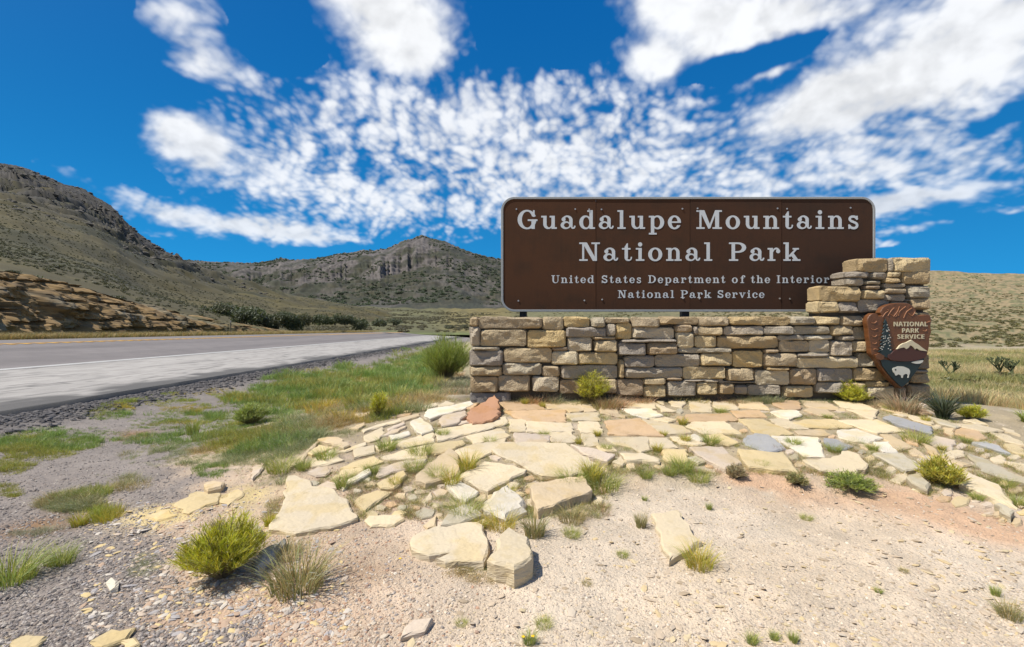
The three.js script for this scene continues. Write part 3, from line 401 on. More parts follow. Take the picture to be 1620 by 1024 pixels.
// ---------------------------------------------------------------- slab-serif letters: drawn as strokes, traced to outlines, given thickness
const GS = 1.3, GM = 14;                                        // canvas pixels per unit (cap height 100), margin
const glyphs = {
  l: [44, (c) => { c.R(13, 0, 31, 100); c.R(0, 0, 44, 9); c.R(0, 91, 31, 100); }],
  i: [46, (c) => { c.R(14, 0, 32, 70); c.R(0, 0, 46, 9); c.R(0, 61, 32, 70); c.B(23, 89, 11.5); }],
  I: [45, (c) => { c.R(13, 0, 32, 100); c.R(0, 0, 45, 9); c.R(0, 91, 45, 100); }],
  n: [84, (c) => { c.R(11, 0, 29, 70); c.R(0, 61, 29, 70); c.R(0, 0, 40, 9); c.R(55, 0, 73, 46); c.R(45, 0, 84, 9); c.O(47, 44, 26, 28, 42, 44, 13, 19, [25, 44, 90, 90]); }],
  m: [128, (c) => { c.R(11, 0, 29, 70); c.R(0, 61, 29, 70); c.R(0, 0, 40, 9); c.R(55, 0, 73, 46); c.R(45, 0, 83, 9); c.O(47, 44, 26, 28, 42, 44, 13, 19, [25, 44, 90, 90]); c.R(99, 0, 117, 46); c.R(89, 0, 128, 9); c.O(91, 44, 26, 28, 86, 44, 13, 19, [69, 44, 130, 90]); }],
  h: [84, (c) => { c.R(11, 0, 29, 100); c.R(0, 91, 29, 100); c.R(0, 0, 40, 9); c.R(55, 0, 73, 46); c.R(45, 0, 84, 9); c.O(47, 44, 26, 28, 42, 44, 13, 19, [25, 44, 90, 90]); }],
  u: [84, (c) => { c.R(11, 24, 29, 70); c.R(0, 61, 29, 70); c.R(55, 0, 73, 70); c.R(45, 61, 73, 70); c.R(73, 0, 84, 9); c.O(37, 27, 26, 28, 42, 27, 13, 19, [-5, -10, 60, 27]); }],
  o: [76, (c) => { c.O(38, 35, 38, 37, 38, 35, 18, 28); }],
  e: [70, (c) => { c.O(35, 35, 35, 37, 36, 35, 16, 28); c.R(18, 32, 66, 40); c.X(50, 20, 80, 32); c.R(50, 32, 70, 40); }],
  c: [66, (c) => { c.O(35, 35, 35, 37, 37, 35, 17, 28); c.X(46, 20, 90, 46); c.B(57, 50, 10.5); }],
  a: [80, (c) => { c.R(46, 12, 64, 50); c.O(36, 48, 28, 24, 33, 47, 13, 16, [0, 46, 80, 90]); c.B(16, 51, 11); c.O(27, 20, 27, 21, 32, 20, 14, 12.5, [-5, -5, 52, 60]); c.S(8.5, (p) => { p.moveTo(55, 22); p.quadraticCurveTo(57, 4.5, 67, 4.5); p.quadraticCurveTo(75, 4.5, 76, 17); }); }],
  d: [84, (c) => { c.O(33, 35, 33, 37, 37, 35, 17, 28, [-5, -10, 58, 80]); c.R(54, 0, 72, 100); c.R(43, 91, 72, 100); c.R(70, 0, 84, 9); }],
  p: [82, (c) => { c.R(11, -30, 29, 70); c.R(0, 61, 29, 70); c.R(0, -30, 42, -21); c.O(47, 35, 35, 37, 43, 35, 18, 28, [26, -10, 90, 80]); }],
  r: [68, (c) => { c.R(11, 0, 29, 70); c.R(0, 61, 29, 70); c.R(0, 0, 42, 9); c.O(47, 46, 21, 26, 45, 44, 14, 18, [24, 48, 90, 90]); c.B(57, 52, 11); }],
  s: [60, (c) => { c.S(13, (p) => { p.moveTo(50, 52); p.bezierCurveTo(46, 70, 11, 71, 11, 53); p.bezierCurveTo(11, 36, 51, 39, 51, 19); p.bezierCurveTo(51, -1, 13, -1, 9, 20); }); c.R(46, 48, 54, 70); c.R(4, 0, 12, 24); }],
  S: [82, (c) => { c.S(16, (p) => { p.moveTo(68, 74); p.bezierCurveTo(62, 99, 14, 99, 14, 73); p.bezierCurveTo(14, 49, 70, 53, 70, 27); p.bezierCurveTo(70, 0, 18, 0, 11, 30); }); c.R(64, 68, 73, 100); c.R(5, 0, 14, 34); }],
  t: [54, (c) => { c.R(14, 16, 32, 78); c.G([[14, 76], [32, 76], [32, 95], [26, 95]]); c.R(0, 61, 46, 70); c.O(34, 17, 20, 18, 38, 18, 9, 10.5, [0, -5, 60, 17]); c.R(46.8, 15, 54, 22); }],
  f: [60, (c) => { c.R(14, 0, 32, 77); c.R(0, 61, 46, 70); c.R(0, 0, 46, 9); c.O(38, 76, 24, 25, 42, 75, 10, 17, [0, 76, 62, 110]); c.B(52, 84, 10); }],
  k: [92, (c) => { c.R(11, 0, 29, 100); c.R(0, 91, 29, 100); c.R(0, 0, 40, 9); c.G([[26, 26], [36, 20], [75, 63], [63, 65]]); c.G([[36, 36], [50, 48], [82, 5], [58, 5]]); c.R(50, 61, 84, 70); c.R(48, 0, 92, 9); }],
  v: [84, (c) => { c.G([[8, 64], [29, 64], [49, 14], [44, 0], [35, 0]]); c.G([[38, 0], [46, 0], [72, 64], [62, 64]]); c.R(0, 61, 37, 70); c.R(52, 61, 84, 70); }],
  G: [106, (c) => { c.O(50, 50, 50, 52, 51, 50, 28, 43); c.X(70, 51, 110, 67); c.R(82, 64, 91, 100); c.R(74, 0, 92, 48); c.R(54, 42, 106, 51); }],
  N: [110, (c) => { c.R(16, 0, 27, 100); c.G([[16, 99], [42, 99], [96, 0], [74, 0]]); c.R(84, 0, 96, 100); c.R(0, 91, 38, 100); c.R(0, 0, 46, 9); c.R(66, 91, 112, 100); }],
  M: [136, (c) => { c.R(16, 0, 27, 100); c.R(100, 0, 121, 100); c.G([[16, 100], [42, 100], [78, 10], [64, 0]]); c.G([[62, 2], [73, 2], [110, 100], [100, 100]]); c.R(0, 0, 44, 9); c.R(0, 91, 30, 100); c.R(86, 0, 136, 9); c.R(104, 91, 136, 100); }],
  P: [94, (c) => { c.R(14, 0, 33, 100); c.R(0, 0, 50, 9); c.R(0, 91, 52, 100); c.R(33, 44, 52, 53); c.O(50, 72, 43, 28, 48, 72, 22, 19, [45, 40, 100, 105]); }],
  U: [102, (c) => { c.R(13, 30, 33, 100); c.R(0, 91, 46, 100); c.R(80, 30, 89, 100); c.R(66, 91, 103, 100); c.O(51, 33, 38, 35, 56, 33, 24, 26, [0, -10, 100, 33]); }],
  D: [102, (c) => { c.R(14, 0, 33, 100); c.R(0, 0, 46, 9); c.R(0, 91, 46, 100); c.O(45, 50, 55, 50, 42, 50, 36, 41, [42, -5, 110, 105]); }],
};
// outlines of the dark pixels of a canvas at half strength, as closed loops
function trace(w, h, val) {
  const key = (e) => e, next = new Map(), P = new Map();
  const pt = (x0, y0, x1, y1) => { const a = val(x0, y0), b = val(x1, y1), t = (0.5 - a) / (b - a); return [x0 + (x1 - x0) * t, y0 + (y1 - y0) * t]; };
  for (let y = 0; y + 1 < h; y++) for (let x = 0; x + 1 < w; x++) {
    const a = val(x, y) > 0.5 ? 1 : 0, b = val(x + 1, y) > 0.5 ? 1 : 0, c = val(x + 1, y + 1) > 0.5 ? 1 : 0, d = val(x, y + 1) > 0.5 ? 1 : 0, s = a + b * 2 + c * 4 + d * 8;
    if (s === 0 || s === 15) continue;
    const T = 'h' + x + ',' + y, Rr = 'v' + (x + 1) + ',' + y, Bm = 'h' + x + ',' + (y + 1), L = 'v' + x + ',' + y;
    const set = (k) => { if (!P.has(k)) P.set(k, k === T ? pt(x, y, x + 1, y) : k === Bm ? pt(x, y + 1, x + 1, y + 1) : k === L ? pt(x, y, x, y + 1) : pt(x + 1, y, x + 1, y + 1)); };
    const seg = (p, q) => { set(p); set(q); next.set(p, q); };
    ({ 1: () => seg(L, T), 2: () => seg(T, Rr), 3: () => seg(L, Rr), 4: () => seg(Rr, Bm), 5: () => { seg(L, T); seg(Rr, Bm); }, 6: () => seg(T, Bm), 7: () => seg(L, Bm), 8: () => seg(Bm, L), 9: () => seg(Bm, T), 10: () => { seg(T, Rr); seg(Bm, L); }, 11: () => seg(Bm, Rr), 12: () => seg(Rr, L), 13: () => seg(Rr, T), 14: () => seg(T, L) })[s]();
  }
  const loops = [];
  while (next.size) { let k = next.keys().next().value; const loop = []; while (next.has(k)) { loop.push(P.get(k)); const n = next.get(k); next.delete(k); k = n; } if (loop.length > 6) loops.push(loop); }
  return loops;
}
function simplify(loop, tol) {
  const dp = (a, b, out) => { let m = 0, mi = -1; const [x0, y0] = loop[a], [x1, y1] = loop[b % loop.length], L = Math.hypot(x1 - x0, y1 - y0) || 1; for (let i = a + 1; i < b; i++) { const [x, y] = loop[i % loop.length], d = (x1 === x0 && y1 === y0) ? Math.hypot(x - x0, y - y0) : Math.abs((x1 - x0) * (y0 - y) - (x0 - x) * (y1 - y0)) / L; if (d > m) { m = d; mi = i; } } if (m > tol) { dp(a, mi, out); dp(mi, b, out); } else out.push(loop[a]); };
  const half = loop.length >> 1, out = []; dp(0, half, out); dp(half, loop.length, out); return out;
}
const inside = (pt, poly) => { let r = false; for (let i = 0, j = poly.length - 1; i < poly.length; j = i++) { const [xi, yi] = poly[i], [xj, yj] = poly[j]; if ((yi > pt[1]) !== (yj > pt[1]) && pt[0] < (xj - xi) * (pt[1] - yi) / (yj - yi) + xi) r = !r; } return r; };
const glyphCache = {};
function glyphShapes(ch) {
  if (glyphCache[ch]) return glyphCache[ch];
  const [adv, draw] = glyphs[ch], w = Math.ceil((adv + 2 * GM) * GS), h = Math.ceil((140 + 2 * GM) * GS), cv = document.createElement('canvas'); cv.width = w; cv.height = h; const k = cv.getContext('2d');
  k.setTransform(GS, 0, 0, -GS, GM * GS, (105 + GM) * GS); k.fillStyle = k.strokeStyle = '#000';
  draw({
    R: (x0, y0, x1, y1) => k.fillRect(x0, y0, x1 - x0, y1 - y0), B: (x, y, r) => { k.beginPath(); k.arc(x, y, r, 0, 7); k.fill(); },
    X: (x0, y0, x1, y1) => k.clearRect(x0, y0, x1 - x0, y1 - y0), G: (pts) => { k.beginPath(); pts.forEach(([x, y], i) => i ? k.lineTo(x, y) : k.moveTo(x, y)); k.closePath(); k.fill(); },
    O: (cx, cy, rx, ry, ix, iy, irx, iry, clip) => { k.save(); if (clip) { k.beginPath(); k.rect(clip[0], clip[1], clip[2] - clip[0], clip[3] - clip[1]); k.clip(); } k.beginPath(); k.ellipse(cx, cy, rx, ry, 0, 0, 2 * Math.PI); k.closePath(); k.moveTo(ix + irx, iy); k.ellipse(ix, iy, irx, iry, 0, 0, 2 * Math.PI); k.closePath(); k.fill('evenodd'); k.restore(); },
    S: (lw, f) => { k.lineWidth = lw; k.beginPath(); f(k); k.stroke(); },
  });
  const d = k.getImageData(0, 0, w, h).data, loops = trace(w, h, (x, y) => d[(y * w + x) * 4 + 3] / 255).map((l) => simplify(l, 0.22).map(([x, y]) => [x / GS - GM, 105 + GM - y / GS]));
  const area = (l) => l.reduce((s, [x, y], i) => { const [u, v] = l[(i + 1) % l.length]; return s + x * v - u * y; }, 0) / 2;
  const L = loops.filter((l) => l.length > 2 && Math.abs(area(l)) > 3), outer = L.filter((l) => L.filter((m) => m !== l && inside(l[0], m)).length % 2 === 0), shapes = outer.map((l) => { const s = new THREE.Shape(l.map(([x, y]) => new THREE.Vector2(x, y))); for (const m of L) if (m !== l && !outer.includes(m) && inside(m[0], l)) s.holes.push(new THREE.Path(m.map(([x, y]) => new THREE.Vector2(x, y)))); return s; });
  return glyphCache[ch] = { shapes, adv };
}
// ---------------------------------------------------------------- the park sign
{
  const SD = WALL_D + WALL_T + 0.22, S = F / SD, X = (px) => (px - CX) / S, Y = (py) => EYE + (HY - py) / S;
  const gx = X(1088), gy = H(gx, SD), sign = thing('park_sign', 'large brown wooden entrance sign with pale slab lettering above the stone wall', 'sign', [gx, gy, -SD]);
  const lx = (px) => X(px) - gx, ly = (py) => Y(py) - gy;
  const woodMap = tex(512, (x, y) => { const u = x / 512, v = y / 512; const g = tfbm(u * 48, v * 3, 48, 4, 91), a = tfbm(u * 5, v * 5, 5, 4, 93), st = tfbm(u * 22, v * 1.0, 22, 3, 97); const k = 0.64 + 0.14 * g + 0.44 * a + 0.06 * st; const w = 0.3 * (a - 0.5); return [k * (1 + w), k, k * (1 - w)]; });
  const woodBump = tex(256, (x, y) => { const u = x / 256, v = y / 256; const k = tfbm(u * 64, v * 4, 64, 3, 95); return [k, k, k]; });
  const rim = { l: 793, r: 1384.5, t: 312, b: 493 }, rad = 21 / S;
  const rr = (l, r, t, b, q, left = true, right = true) => { const s = new THREE.Shape(); const x0 = lx(l), x1 = lx(r), y0 = ly(b), y1 = ly(t); s.moveTo(x0 + (left ? q : 0), y0); s.lineTo(x1 - (right ? q : 0), y0); if (right) s.absarc(x1 - q, y0 + q, q, -Math.PI / 2, 0); s.lineTo(x1, y1 - (right ? q : 0)); if (right) s.absarc(x1 - q, y1 - q, q, 0, Math.PI / 2); s.lineTo(x0 + (left ? q : 0), y1); if (left) s.absarc(x0 + q, y1 - q, q, Math.PI / 2, Math.PI); s.lineTo(x0, y0 + (left ? q : 0)); if (left) s.absarc(x0 + q, y0 + q, q, Math.PI, 1.5 * Math.PI); return s; };
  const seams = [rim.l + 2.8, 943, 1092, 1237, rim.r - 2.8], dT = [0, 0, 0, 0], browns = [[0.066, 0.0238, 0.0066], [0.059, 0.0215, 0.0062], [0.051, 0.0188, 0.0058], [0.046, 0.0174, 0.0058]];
  for (let i = 0; i < 4; i++) {
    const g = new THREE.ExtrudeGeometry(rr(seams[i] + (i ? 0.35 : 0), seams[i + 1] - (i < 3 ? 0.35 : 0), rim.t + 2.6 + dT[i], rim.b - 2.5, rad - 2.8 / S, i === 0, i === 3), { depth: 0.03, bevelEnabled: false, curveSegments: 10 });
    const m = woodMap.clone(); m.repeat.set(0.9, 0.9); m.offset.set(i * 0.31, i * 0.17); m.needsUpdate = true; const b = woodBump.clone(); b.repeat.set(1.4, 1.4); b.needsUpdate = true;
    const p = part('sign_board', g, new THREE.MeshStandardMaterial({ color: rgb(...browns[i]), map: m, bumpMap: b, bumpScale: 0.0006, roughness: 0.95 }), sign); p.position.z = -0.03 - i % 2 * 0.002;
  }
  const rs = rr(rim.l, rim.r, rim.t, rim.b, rad); rs.holes.push(new THREE.Path(rr(rim.l + 2.9, rim.r - 2.9, rim.t + 2.7, rim.b - 2.6, rad - 2.9 / S).getPoints(10)));
  const greyPaint = new THREE.MeshStandardMaterial({ color: rgb(0.35, 0.36, 0.35), map: roadMap, roughness: 0.7 });
  const edge = part('edge_trim', new THREE.ExtrudeGeometry(rs, { depth: 0.05, bevelEnabled: true, bevelSize: 0.003, bevelThickness: 0.003, bevelSegments: 1, curveSegments: 10 }), greyPaint, sign); edge.position.z = -0.045;
  const steel = new THREE.MeshStandardMaterial({ color: rgb(0.02, 0.019, 0.018), roughness: 0.6 });
  const back = part('backing_board', new THREE.ExtrudeGeometry(rr(rim.l + 6, rim.r - 6, rim.t + 6, rim.b - 6, rad - 6 / S), { depth: 0.02, bevelEnabled: false }), steel, sign); back.position.z = -0.058;
  const lm = new THREE.MeshStandardMaterial({ color: rgb(0.55, 0.575, 0.575), roughness: 0.55 });
  const word = (text, x0, x1, base, cap, par) => {
    const sc = cap / 100, tot = [...text].reduce((s, c) => s + glyphs[c][0], 0) * sc, gap = (x1 - x0 - tot) / (text.length - 1); let x = x0;
    for (const ch of text) { const { shapes, adv } = glyphShapes(ch); const g = new THREE.ExtrudeGeometry(shapes, { depth: 1, bevelEnabled: false, curveSegments: 1 }); const k = sc / S; g.scale(k, k, 0.0012); const m = part('letter', g, lm, par); m.position.set(lx(x), ly(base), 0.0005); x += adv * sc + gap; }
  };
  const line = (words, base, cap) => { const l = new THREE.Group(); l.name = 'lettering'; sign.add(l); for (const [t, a, b] of words) word(t, a, b, base, cap, l); };
  line([['Guadalupe', 819, 1077.5], ['Mountains', 1102, 1359]], 362.4, 29.6);
  line([['National', 916.5, 1127], ['Park', 1153.5, 1266.5]], 413, 29.2);
  line([['United', 872.5, 940], ['States', 951.5, 1014.5], ['Department', 1025.5, 1147.5], ['of', 1158, 1179], ['the', 1188, 1218.5], ['Interior', 1229, 1312]], 448, 12.2);
  line([['National', 977.5, 1066.5], ['Park', 1077, 1125.5], ['Service', 1135, 1209.5]], 471.6, 12.2);
  const bolt = new THREE.CylinderGeometry(0.011, 0.011, 0.008, 8).rotateX(Math.PI / 2), bm = new THREE.MeshStandardMaterial({ color: rgb(0.5, 0.48, 0.44), roughness: 0.4, metalness: 0.6 });
  for (const [bx, by] of [[817, 331], [910, 331], [932, 331.5], [951.5, 331.5], [1079.5, 330.5], [1103.5, 330], [1230, 330], [1245, 330.5], [1345.5, 329], [820, 476], [924.5, 475.5], [952.5, 474], [1080.5, 472], [1106.5, 472.5], [1233.5, 472.5], [1249.5, 473]]) part('bolt', bolt, bm, sign).position.set(lx(bx), ly(by), 0.004);
  for (const bx of [828, 1087.5, 1330]) { const w = 0.1, hgt = ly(rim.t + 14), post = part('post', new THREE.BoxGeometry(w, hgt + 0.3, 0.1), steel, sign); post.position.set(lx(bx), hgt / 2 - 0.15, -0.112); }
}
// ---------------------------------------------------------------- the arrowhead emblem on the pillar
{
  const AD = WALL_D - 0.14, S = F / AD, ax = (1421 - CX) / S, ay = EYE + (HY - 613) / S, z0 = 6.02;
  const em = thing('arrowhead_emblem', 'brown and dark green arrowhead emblem with a white bison, fixed to the stone pillar', 'emblem', [ax, ay, -AD]);
  const P = (zx, zy) => new THREE.Vector2((1350 + zx / z0 - CX) / S - ax, EYE + (HY - 460 - zy / z0) / S - ay);
  const shp = (l) => new THREE.Shape(l.map(([a, b]) => P(a, b)));
  const ext = (l, d, bev = 0.004) => new THREE.ExtrudeGeometry(shp(l), { depth: d, bevelEnabled: bev > 0, bevelSize: bev, bevelThickness: bev, bevelOffset: -bev, bevelSegments: 1 });
  const smooth = (l, n = 3) => { const c = new THREE.CatmullRomCurve3(l.map(([a, b]) => new THREE.Vector3(a, b, 0)), true, 'catmullrom', 0.35); return c.getPoints(l.length * n).slice(0, -1).map((v) => [v.x, v.y]); };
  const outline = smooth([[262, 196], [285, 160], [340, 132], [410, 119], [480, 117], [540, 128], [580, 155], [602, 190], [588, 214], [604, 234], [650, 236], [700, 229], [736, 240], [746, 290], [738, 330], [746, 390], [730, 450], [727, 520], [712, 590], [690, 645], [650, 700], [610, 758], [560, 826], [510, 890], [462, 934], [424, 912], [380, 872], [320, 808], [268, 738], [232, 676], [196, 630], [172, 600], [164, 520], [150, 440], [142, 360], [130, 290], [150, 243], [190, 214], [226, 221], [246, 242], [272, 234], [255, 212]], 3);
  const brown = new THREE.MeshStandardMaterial({ color: rgb(0.165, 0.06, 0.018), map: barkMap, bumpMap: stoneBump, bumpScale: 0.006, roughness: 0.45 });
  const g0 = ext(outline, 0.07, 0.006); part('shield', g0, brown, em).position.z = -0.0765;
  const M = (r, g, b) => new THREE.MeshStandardMaterial({ color: rgb(r, g, b), roughness: 0.5 });
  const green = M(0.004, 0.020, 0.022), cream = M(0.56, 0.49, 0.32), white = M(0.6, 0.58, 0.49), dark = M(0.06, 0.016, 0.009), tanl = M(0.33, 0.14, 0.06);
  const field = [[245, 640], [300, 660], [360, 668], [430, 676], [520, 672], [600, 668], [665, 640], [672, 650], [612, 744], [560, 814], [508, 880], [460, 918], [430, 900], [385, 855], [325, 790], [275, 722]];
  part('field', ext(field, 0.008, 0.002), green, em).position.z = 0.002;
  // fir tree with ragged boughs
  const fir = [[300, 268]]; { const R = rng(7); for (let i = 0; i < 9; i++) { const y = 300 + i * 34, w = 18 + i * 7; fir.push([300 + w + 10 * R(), y + 10], [300 + w * 0.55, y + 16]); } fir.push([395, 570], [360, 596], [330, 640], [262, 628], [240, 570]); for (let i = 8; i >= 0; i--) { const y = 300 + i * 34, w = 14 + i * 6.5; fir.push([300 - w * 0.5, y + 16], [300 - w - 8 * R(), y + 10]); } }
  const tree = part('fir_tree', ext(fir, 0.012, 0.002), green, em); tree.position.z = 0.003;
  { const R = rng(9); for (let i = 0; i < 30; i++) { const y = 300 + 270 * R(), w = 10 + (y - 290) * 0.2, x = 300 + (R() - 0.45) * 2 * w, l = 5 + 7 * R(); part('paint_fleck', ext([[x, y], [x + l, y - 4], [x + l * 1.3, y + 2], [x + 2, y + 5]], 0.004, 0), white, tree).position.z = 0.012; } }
  part('mountain', ext([[318, 612], [345, 600], [372, 572], [420, 548], [470, 545], [500, 522], [530, 518], [560, 555], [600, 566], [660, 572], [692, 578], [684, 610], [664, 640], [600, 664], [540, 672], [470, 674], [400, 668], [345, 660], [320, 640]], 0.014, 0.003), dark, em).position.z = 0.004;
  part('snow_peak', ext([[402, 556], [430, 520], [460, 502], [490, 494], [540, 468], [575, 494], [610, 515], [650, 548], [696, 578], [660, 573], [620, 568], [590, 548], [575, 560], [550, 530], [528, 520], [512, 545], [490, 556], [470, 540], [440, 546]], 0.018, 0.002), cream, em).position.z = 0.006;
  part('lake', ext(smooth([[542, 682], [575, 672], [612, 664], [655, 662], [648, 682], [620, 694], [580, 694]], 3), 0.006, 0), white, em).position.z = 0.012;
  part('bison', ext(smooth([[364, 752], [372, 736], [392, 730], [412, 722], [440, 720], [470, 722], [500, 734], [522, 746], [531, 768], [528, 790], [520, 806], [520, 826], [508, 828], [511, 806], [500, 792], [480, 794], [466, 806], [462, 828], [450, 828], [446, 808], [432, 800], [418, 796], [404, 806], [392, 806], [386, 790], [372, 776]], 2), 0.006, 0), white, em).position.z = 0.012;
  const eye = part('bison_eye', new THREE.CircleGeometry(0.011, 8), green, em); { const q = P(392, 752); eye.position.set(q.x, q.y, 0.0195); }
  part('ground_ridge', ext([[196, 612], [240, 592], [290, 620], [285, 650], [250, 664], [214, 650]], 0.012, 0.003), brown, em).position.z = 0.003;
  const chip = (l, w) => { const c = new THREE.CatmullRomCurve3(l.map(([a, b]) => { const q = P(a, b); return new THREE.Vector3(q.x, q.y, 0.001); })); return new THREE.TubeGeometry(c, 6, w, 4); };
  for (const l of [[[280, 250], [310, 210], [340, 190], [320, 180]], [[330, 240], [370, 180], [390, 165]], [[380, 250], [420, 200], [440, 150]], [[430, 240], [440, 200], [500, 150]], [[480, 260], [510, 200], [560, 165]], [[520, 210], [560, 240], [590, 200]], [[170, 300], [200, 310], [225, 290]], [[165, 360], [200, 375], [230, 360]], [[175, 430], [205, 440], [225, 425]], [[180, 500], [210, 505], [225, 495]], [[190, 560], [215, 555], [235, 565]], [[680, 310], [710, 300], [735, 290]], [[660, 380], [690, 385], [700, 370]], [[350, 220], [400, 250], [430, 200]]]) part('flake_scar', chip(l, 0.0045), tanl, em);
  const font = await new FontLoader().loadAsync('fonts/droid/droid_sans_bold.typeface.json');
  const txt = (s, x0, x1, yb, yt) => { const sh = font.generateShapes(s, 1), g = new THREE.ExtrudeGeometry(sh, { depth: 0.004, bevelEnabled: false, curveSegments: 4 }); g.computeBoundingBox(); const b = g.boundingBox, a = P(x0, yb), c = P(x1, yt); g.translate(-b.min.x, -b.min.y, 0); g.scale((c.x - a.x) / (b.max.x - b.min.x), (c.y - a.y) / (b.max.y - b.min.y), 1); g.translate(a.x, a.y, 0.0012); part('lettering', g, cream, em); };
  txt('NATIONAL', 384, 706, 340, 296); txt('PARK', 464, 624, 400, 358); txt('SERVICE', 420, 676, 458, 417);
}
console.log('sign');
// ---------------------------------------------------------------- flagstones: outlines read off the photo, laid on the mound
const flagTones = { c: [0.565, 0.465, 0.31], w: [0.62, 0.55, 0.43], t: [0.53, 0.41, 0.255], o: [0.50, 0.345, 0.20], y: [0.55, 0.43, 0.235], p: [0.53, 0.43, 0.325], g: [0.325, 0.32, 0.315], r: [0.44, 0.235, 0.135], k: [0.44, 0.385, 0.28] };
const flagMats = {};
for (const k in flagTones) flagMats[k] = [0, 1, 2].map((v) => { const [r, g, b] = flagTones[k], s = [0.93, 1, 1.06][v], m = flagMap.clone(); m.offset.set(v * 0.41, v * 0.27); m.needsUpdate = true; return new THREE.MeshStandardMaterial({ color: rgb(r * s, g * s, b * s), map: m, bumpMap: flagBump, bumpScale: 0.014, roughness: 0.9 }); });
const pavingPos = new THREE.Vector3(2, H(2, 5, false), -5);
const paving = new THREE.Group(); paving.name = 'flagstone_paving'; paving.userData.kind = 'structure'; paving.position.copy(pavingPos); scene.add(paving);
const pavedPx = [];                                            // outlines in photo pixels, kept free of joint grass
let flagSeed = 500;
// slab: px outline -> geometry in world axes about its own centre; lift = height of its top above the ground, sink = depth below
function slab(pxs, lift, seed, { tilt = 0, extra = 0.07, grain = 1, bevel = 0.009 } = {}) {
  const R = rng(seed), raw = pxs.map(([x, y]) => { const v = cast(x, y, lift); return [v.x, -v.z, v.y]; });
  // plane through the ground under the outline
  let n = raw.length, mx = 0, md = 0, my = 0; for (const [x, d, y] of raw) { mx += x / n; md += d / n; my += y / n; }
  let sxx = 1e-4, sdd = 1e-4, sxd = 0, sxy = 0, sdy = 0; for (const [x, d, y] of raw) { const u = x - mx, v = d - md, w = y - my; sxx += u * u; sdd += v * v; sxd += u * v; sxy += u * w; sdy += v * w; }
  const det = sxx * sdd - sxd * sxd, A = clamp((sxy * sdd - sdy * sxd) / det, -0.35, 0.35), B = clamp((sdy * sxx - sxy * sxd) / det, -0.35, 0.35) + tilt;
  let hi = 0; for (const [x, d, y] of raw) hi = Math.max(hi, y - (my + A * (x - mx) + B * (d - md)));
  const topY = (x, d) => my + A * (x - mx) + B * (d - md) + lift + Math.min(0.012, hi * 0.5);
  const pts = [];                                              // broken edge
  for (let i = 0; i < raw.length; i++) { const [x0, d0] = raw[i], [x1, d1] = raw[(i + 1) % raw.length], L = Math.hypot(x1 - x0, d1 - d0), k = Math.max(1, Math.min(9, Math.round(L / 0.06))), nx = (d1 - d0) / (L || 1), nd = -(x1 - x0) / (L || 1); for (let j = 0; j < k; j++) { const t = j / k, am = j ? Math.min(0.016, L * 0.07) * grain : 0.004, o = (R() - 0.5) * 2 * am; pts.push([lerp(x0, x1, t) + nx * o, lerp(d0, d1, t) + nd * o]); } }
  const area = pts.reduce((s, [x, d], i) => { const [u, v] = pts[(i + 1) % pts.length]; return s + x * v - u * d; }, 0); if (area < 0) pts.reverse();
  const N = pts.length, inset = pts.map(([x, d], i) => { const [ax, ad] = pts[(i + N - 1) % N], [bx, bd] = pts[(i + 1) % N], ex = bx - ax, ed = bd - ad, L = Math.hypot(ex, ed) || 1; return [x - ed / L * bevel * (0.6 + R()), d + ex / L * bevel * (0.6 + R())]; });
  const u0 = R() * 3, v0 = R() * 3, ang = R() * 6.28, cu = Math.cos(ang) * 0.55, su = Math.sin(ang) * 0.55, UV = (x, d, e = 0) => [u0 + x * cu + d * su + e, v0 - x * su + d * cu + e];
  const tri = THREE.ShapeUtils.triangulateShape(inset.map(([x, d]) => new THREE.Vector2(x, d)), []);
  const pos = [], uv = []; const put = (x, y, d, e) => { pos.push(x - mx, y - my, -(d - md)); uv.push(...UV(x, d, e)); };
  const wav = (x, d) => 0.006 * grain * (fbm(x * 5 + seed, d * 5, 2) - 0.5);
  for (const [a, b, c] of tri) for (const k of [a, b, c]) put(inset[k][0], topY(...inset[k]) + wav(...inset[k]), inset[k][1]);
  const dr = pts.map(() => 0.6 + 0.8 * R()), mid = pts.map(([x, d], i) => [x + (R() - 0.5) * 0.02 * grain, d + (R() - 0.5) * 0.02 * grain]);
  const low = (x, d) => Math.min(H(x, d) - 0.03, topY(x, d) - lift - extra);
  for (let i = 0; i < N; i++) { const j = (i + 1) % N, ring = (k) => [[inset[k][0], topY(...inset[k]) + wav(...inset[k]), inset[k][1], 0], [pts[k][0], topY(...pts[k]) - bevel * dr[k], pts[k][1], 0.02], [mid[k][0], lerp(topY(...pts[k]), low(...pts[k]), 0.5), mid[k][1], 0.08], [pts[k][0], low(...pts[k]), pts[k][1], 0.2]]; const a = ring(i), b = ring(j); for (let s = 0; s < 3; s++) { put(...a[s].slice(0, 3), a[s][3]); put(...a[s + 1].slice(0, 3), a[s + 1][3]); put(...b[s].slice(0, 3), b[s][3]); put(...b[s].slice(0, 3), b[s][3]); put(...a[s + 1].slice(0, 3), a[s + 1][3]); put(...b[s + 1].slice(0, 3), b[s + 1][3]); } }
  const g = new THREE.BufferGeometry(); g.setAttribute('position', new THREE.Float32BufferAttribute(pos, 3)); g.setAttribute('uv', new THREE.Float32BufferAttribute(uv, 2)); g.computeVertexNormals();
  return { g, at: new THREE.Vector3(mx, my, -md) };
}
